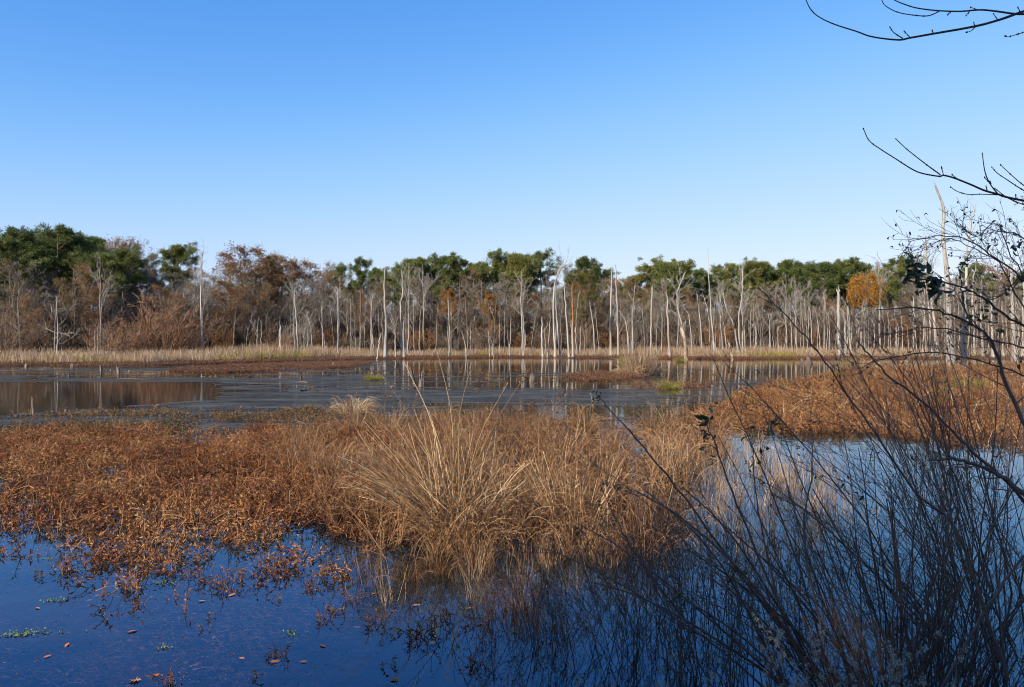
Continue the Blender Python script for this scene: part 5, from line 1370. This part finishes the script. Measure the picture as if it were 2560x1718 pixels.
limb('branch', [([(2300, 1560), (1900, 1468), (1700, 1430), (1624, 1407), (1500, 1380), (1440, 1360), (1350, 1335), (1240, 1288), (1130, 1245), (1060, 1228), (1030, 1235), (915, 1215), (840, 1185), (730, 1115), (620, 1045), (540, 985), (500, 902)], 7.5, 2.0),
                ([(1040, 1225), (950, 1160), (870, 1098), (800, 1042), (726, 972)], 3.2, 2), ([(1440, 1358), (1385, 1285), (1350, 1200), (1332, 1075)], 3.4, 2), ([(1440, 1365), (1320, 1360), (1240, 1363), (1160, 1342), (1110, 1310)], 2.8, 1.8), ([(1366, 1338), (1358, 1303)], 2.4, 1.8), ([(1160, 1258), (1120, 1222)], 2.4, 1.6), ([(1060, 1225), (1046, 1170)], 2, 1.2),
                ([(1800, 1420), (1624, 1335), (1510, 1262), (1440, 1215), (1398, 1170)], 3, 1.8), ([(1800, 1420), (1624, 1300), (1540, 1230), (1460, 1155)], 3, 1.6), ([(1640, 1440), (1560, 1410), (1500, 1380), (1420, 1320)], 3, 2), ([(1568, 1395), (1566, 1365)], 2, 1.6), ([(1395, 1290), (1385, 1270)], 2, 1.4), ([(1375, 1275), (1348, 1242)], 2.0, 1.4)], np.array([0, 0, 3.1]))
# samara bunch at the edge
g = G()
c0 = wpt(2558, 503, D0) - tb
n = 26
rhomb(g, c0 + rng.normal(size=(n, 3)) * .018, rng.normal(size=(n, 3)) - UPZ, .02, .01, rng)
link('seed_bunch', g.mesh('seed_bunch', M['leaf_rust'], False), root)

# ------------------------------------------------------------------ trees on the bank behind the viewer (they shade the foreground)
SHADE = [proto_pine(901, start=.22, width=4.6, H=17, nl=46, nt_=16), proto_pine(902, start=.28, width=4.2, H=17, nl=42, nt_=16)]
ords = ['first', 'second', 'third', 'fourth', 'fifth', 'sixth', 'seventh', 'eighth', 'ninth', 'tenth', 'eleventh', 'twelfth', 'thirteenth', 'fourteenth', 'fifteenth', 'sixteenth', 'seventeenth', 'eighteenth', 'nineteenth', 'twentieth']
for i, (x, y, s) in enumerate([(-14.5, -8.5, .76), (-10.8, -7.5, .78), (-7, -9, .84), (-3, -8, .82), (1.5, -9, .84), (-18.6, -12.5, .86), (-13, -12, .86), (-6, -12, .9)]):
    o = place('bank_pine', SHADE[i % 2], (x, y, 1.2), (s, s, s), i * 1.3)
    tag(o, 'bank pine behind the viewer, %s in the row out of the picture' % ords[i], 'pine tree', 'pines on the bank behind the viewer')

# ------------------------------------------------------------------ labels from landmarks
LM_FAR = [(143, 'the spike-topped dead tree'), (242, 'the pair of short poles'), (505, 'the bent white trunk'), (701, 'the short thick stub'), (963, 'the tall smooth pole'), (1125, 'the amber tree'), (1388, 'the forked white tree'),
          (1532, 'the twin white poles'), (1710, 'the bark-patched snag'), (1775, 'the white spire'), (2098, 'the thick white column'), (2370, 'the giant bent trunk')]
def ordw(i):
    tens = ['', '', 'twenty', 'thirty', 'forty', 'fifty', 'sixty', 'seventy', 'eighty', 'ninety']
    if i < 20: return ords[i]
    t = tens[(i + 1) // 10]
    return t + '-' + ords[(i + 1) % 10 - 1] if (i + 1) % 10 else t[:-1] + 'ieth'
ZN = {'isl0': 'front row of the island', 'isl1': 'middle row of the island', 'isl2': 'back row of the island', 'wat': 'right of the island', 'fro': 'before the island', 'leafA': 'bottom edge group', 'leafB': 'group under the weed mat', 'sprA': 'lower group', 'sprB': 'group by the weed mat'}
buckets = {}
for o, desc, x, zone in REG:
    if zone == 'far':
        lm = None
        for lx, nm in LM_FAR:
            if lx < x - .5: lm = nm
        buckets.setdefault((desc, lm, zone), []).append((x, o))
    else:
        buckets.setdefault((desc, None, zone), []).append((x, o))
for (desc, lm, zone), lst in buckets.items():
    lst.sort(key=lambda t: t[0])
    for i, (x, o) in enumerate(lst):
        if zone == 'far':
            o['label'] = '%s, %s %s' % (desc, ordw(i), ('right of ' + lm) if lm else 'from the left edge')
        else:
            o['label'] = '%s, %s, %s from left' % (desc, ZN[zone], ordw(i))
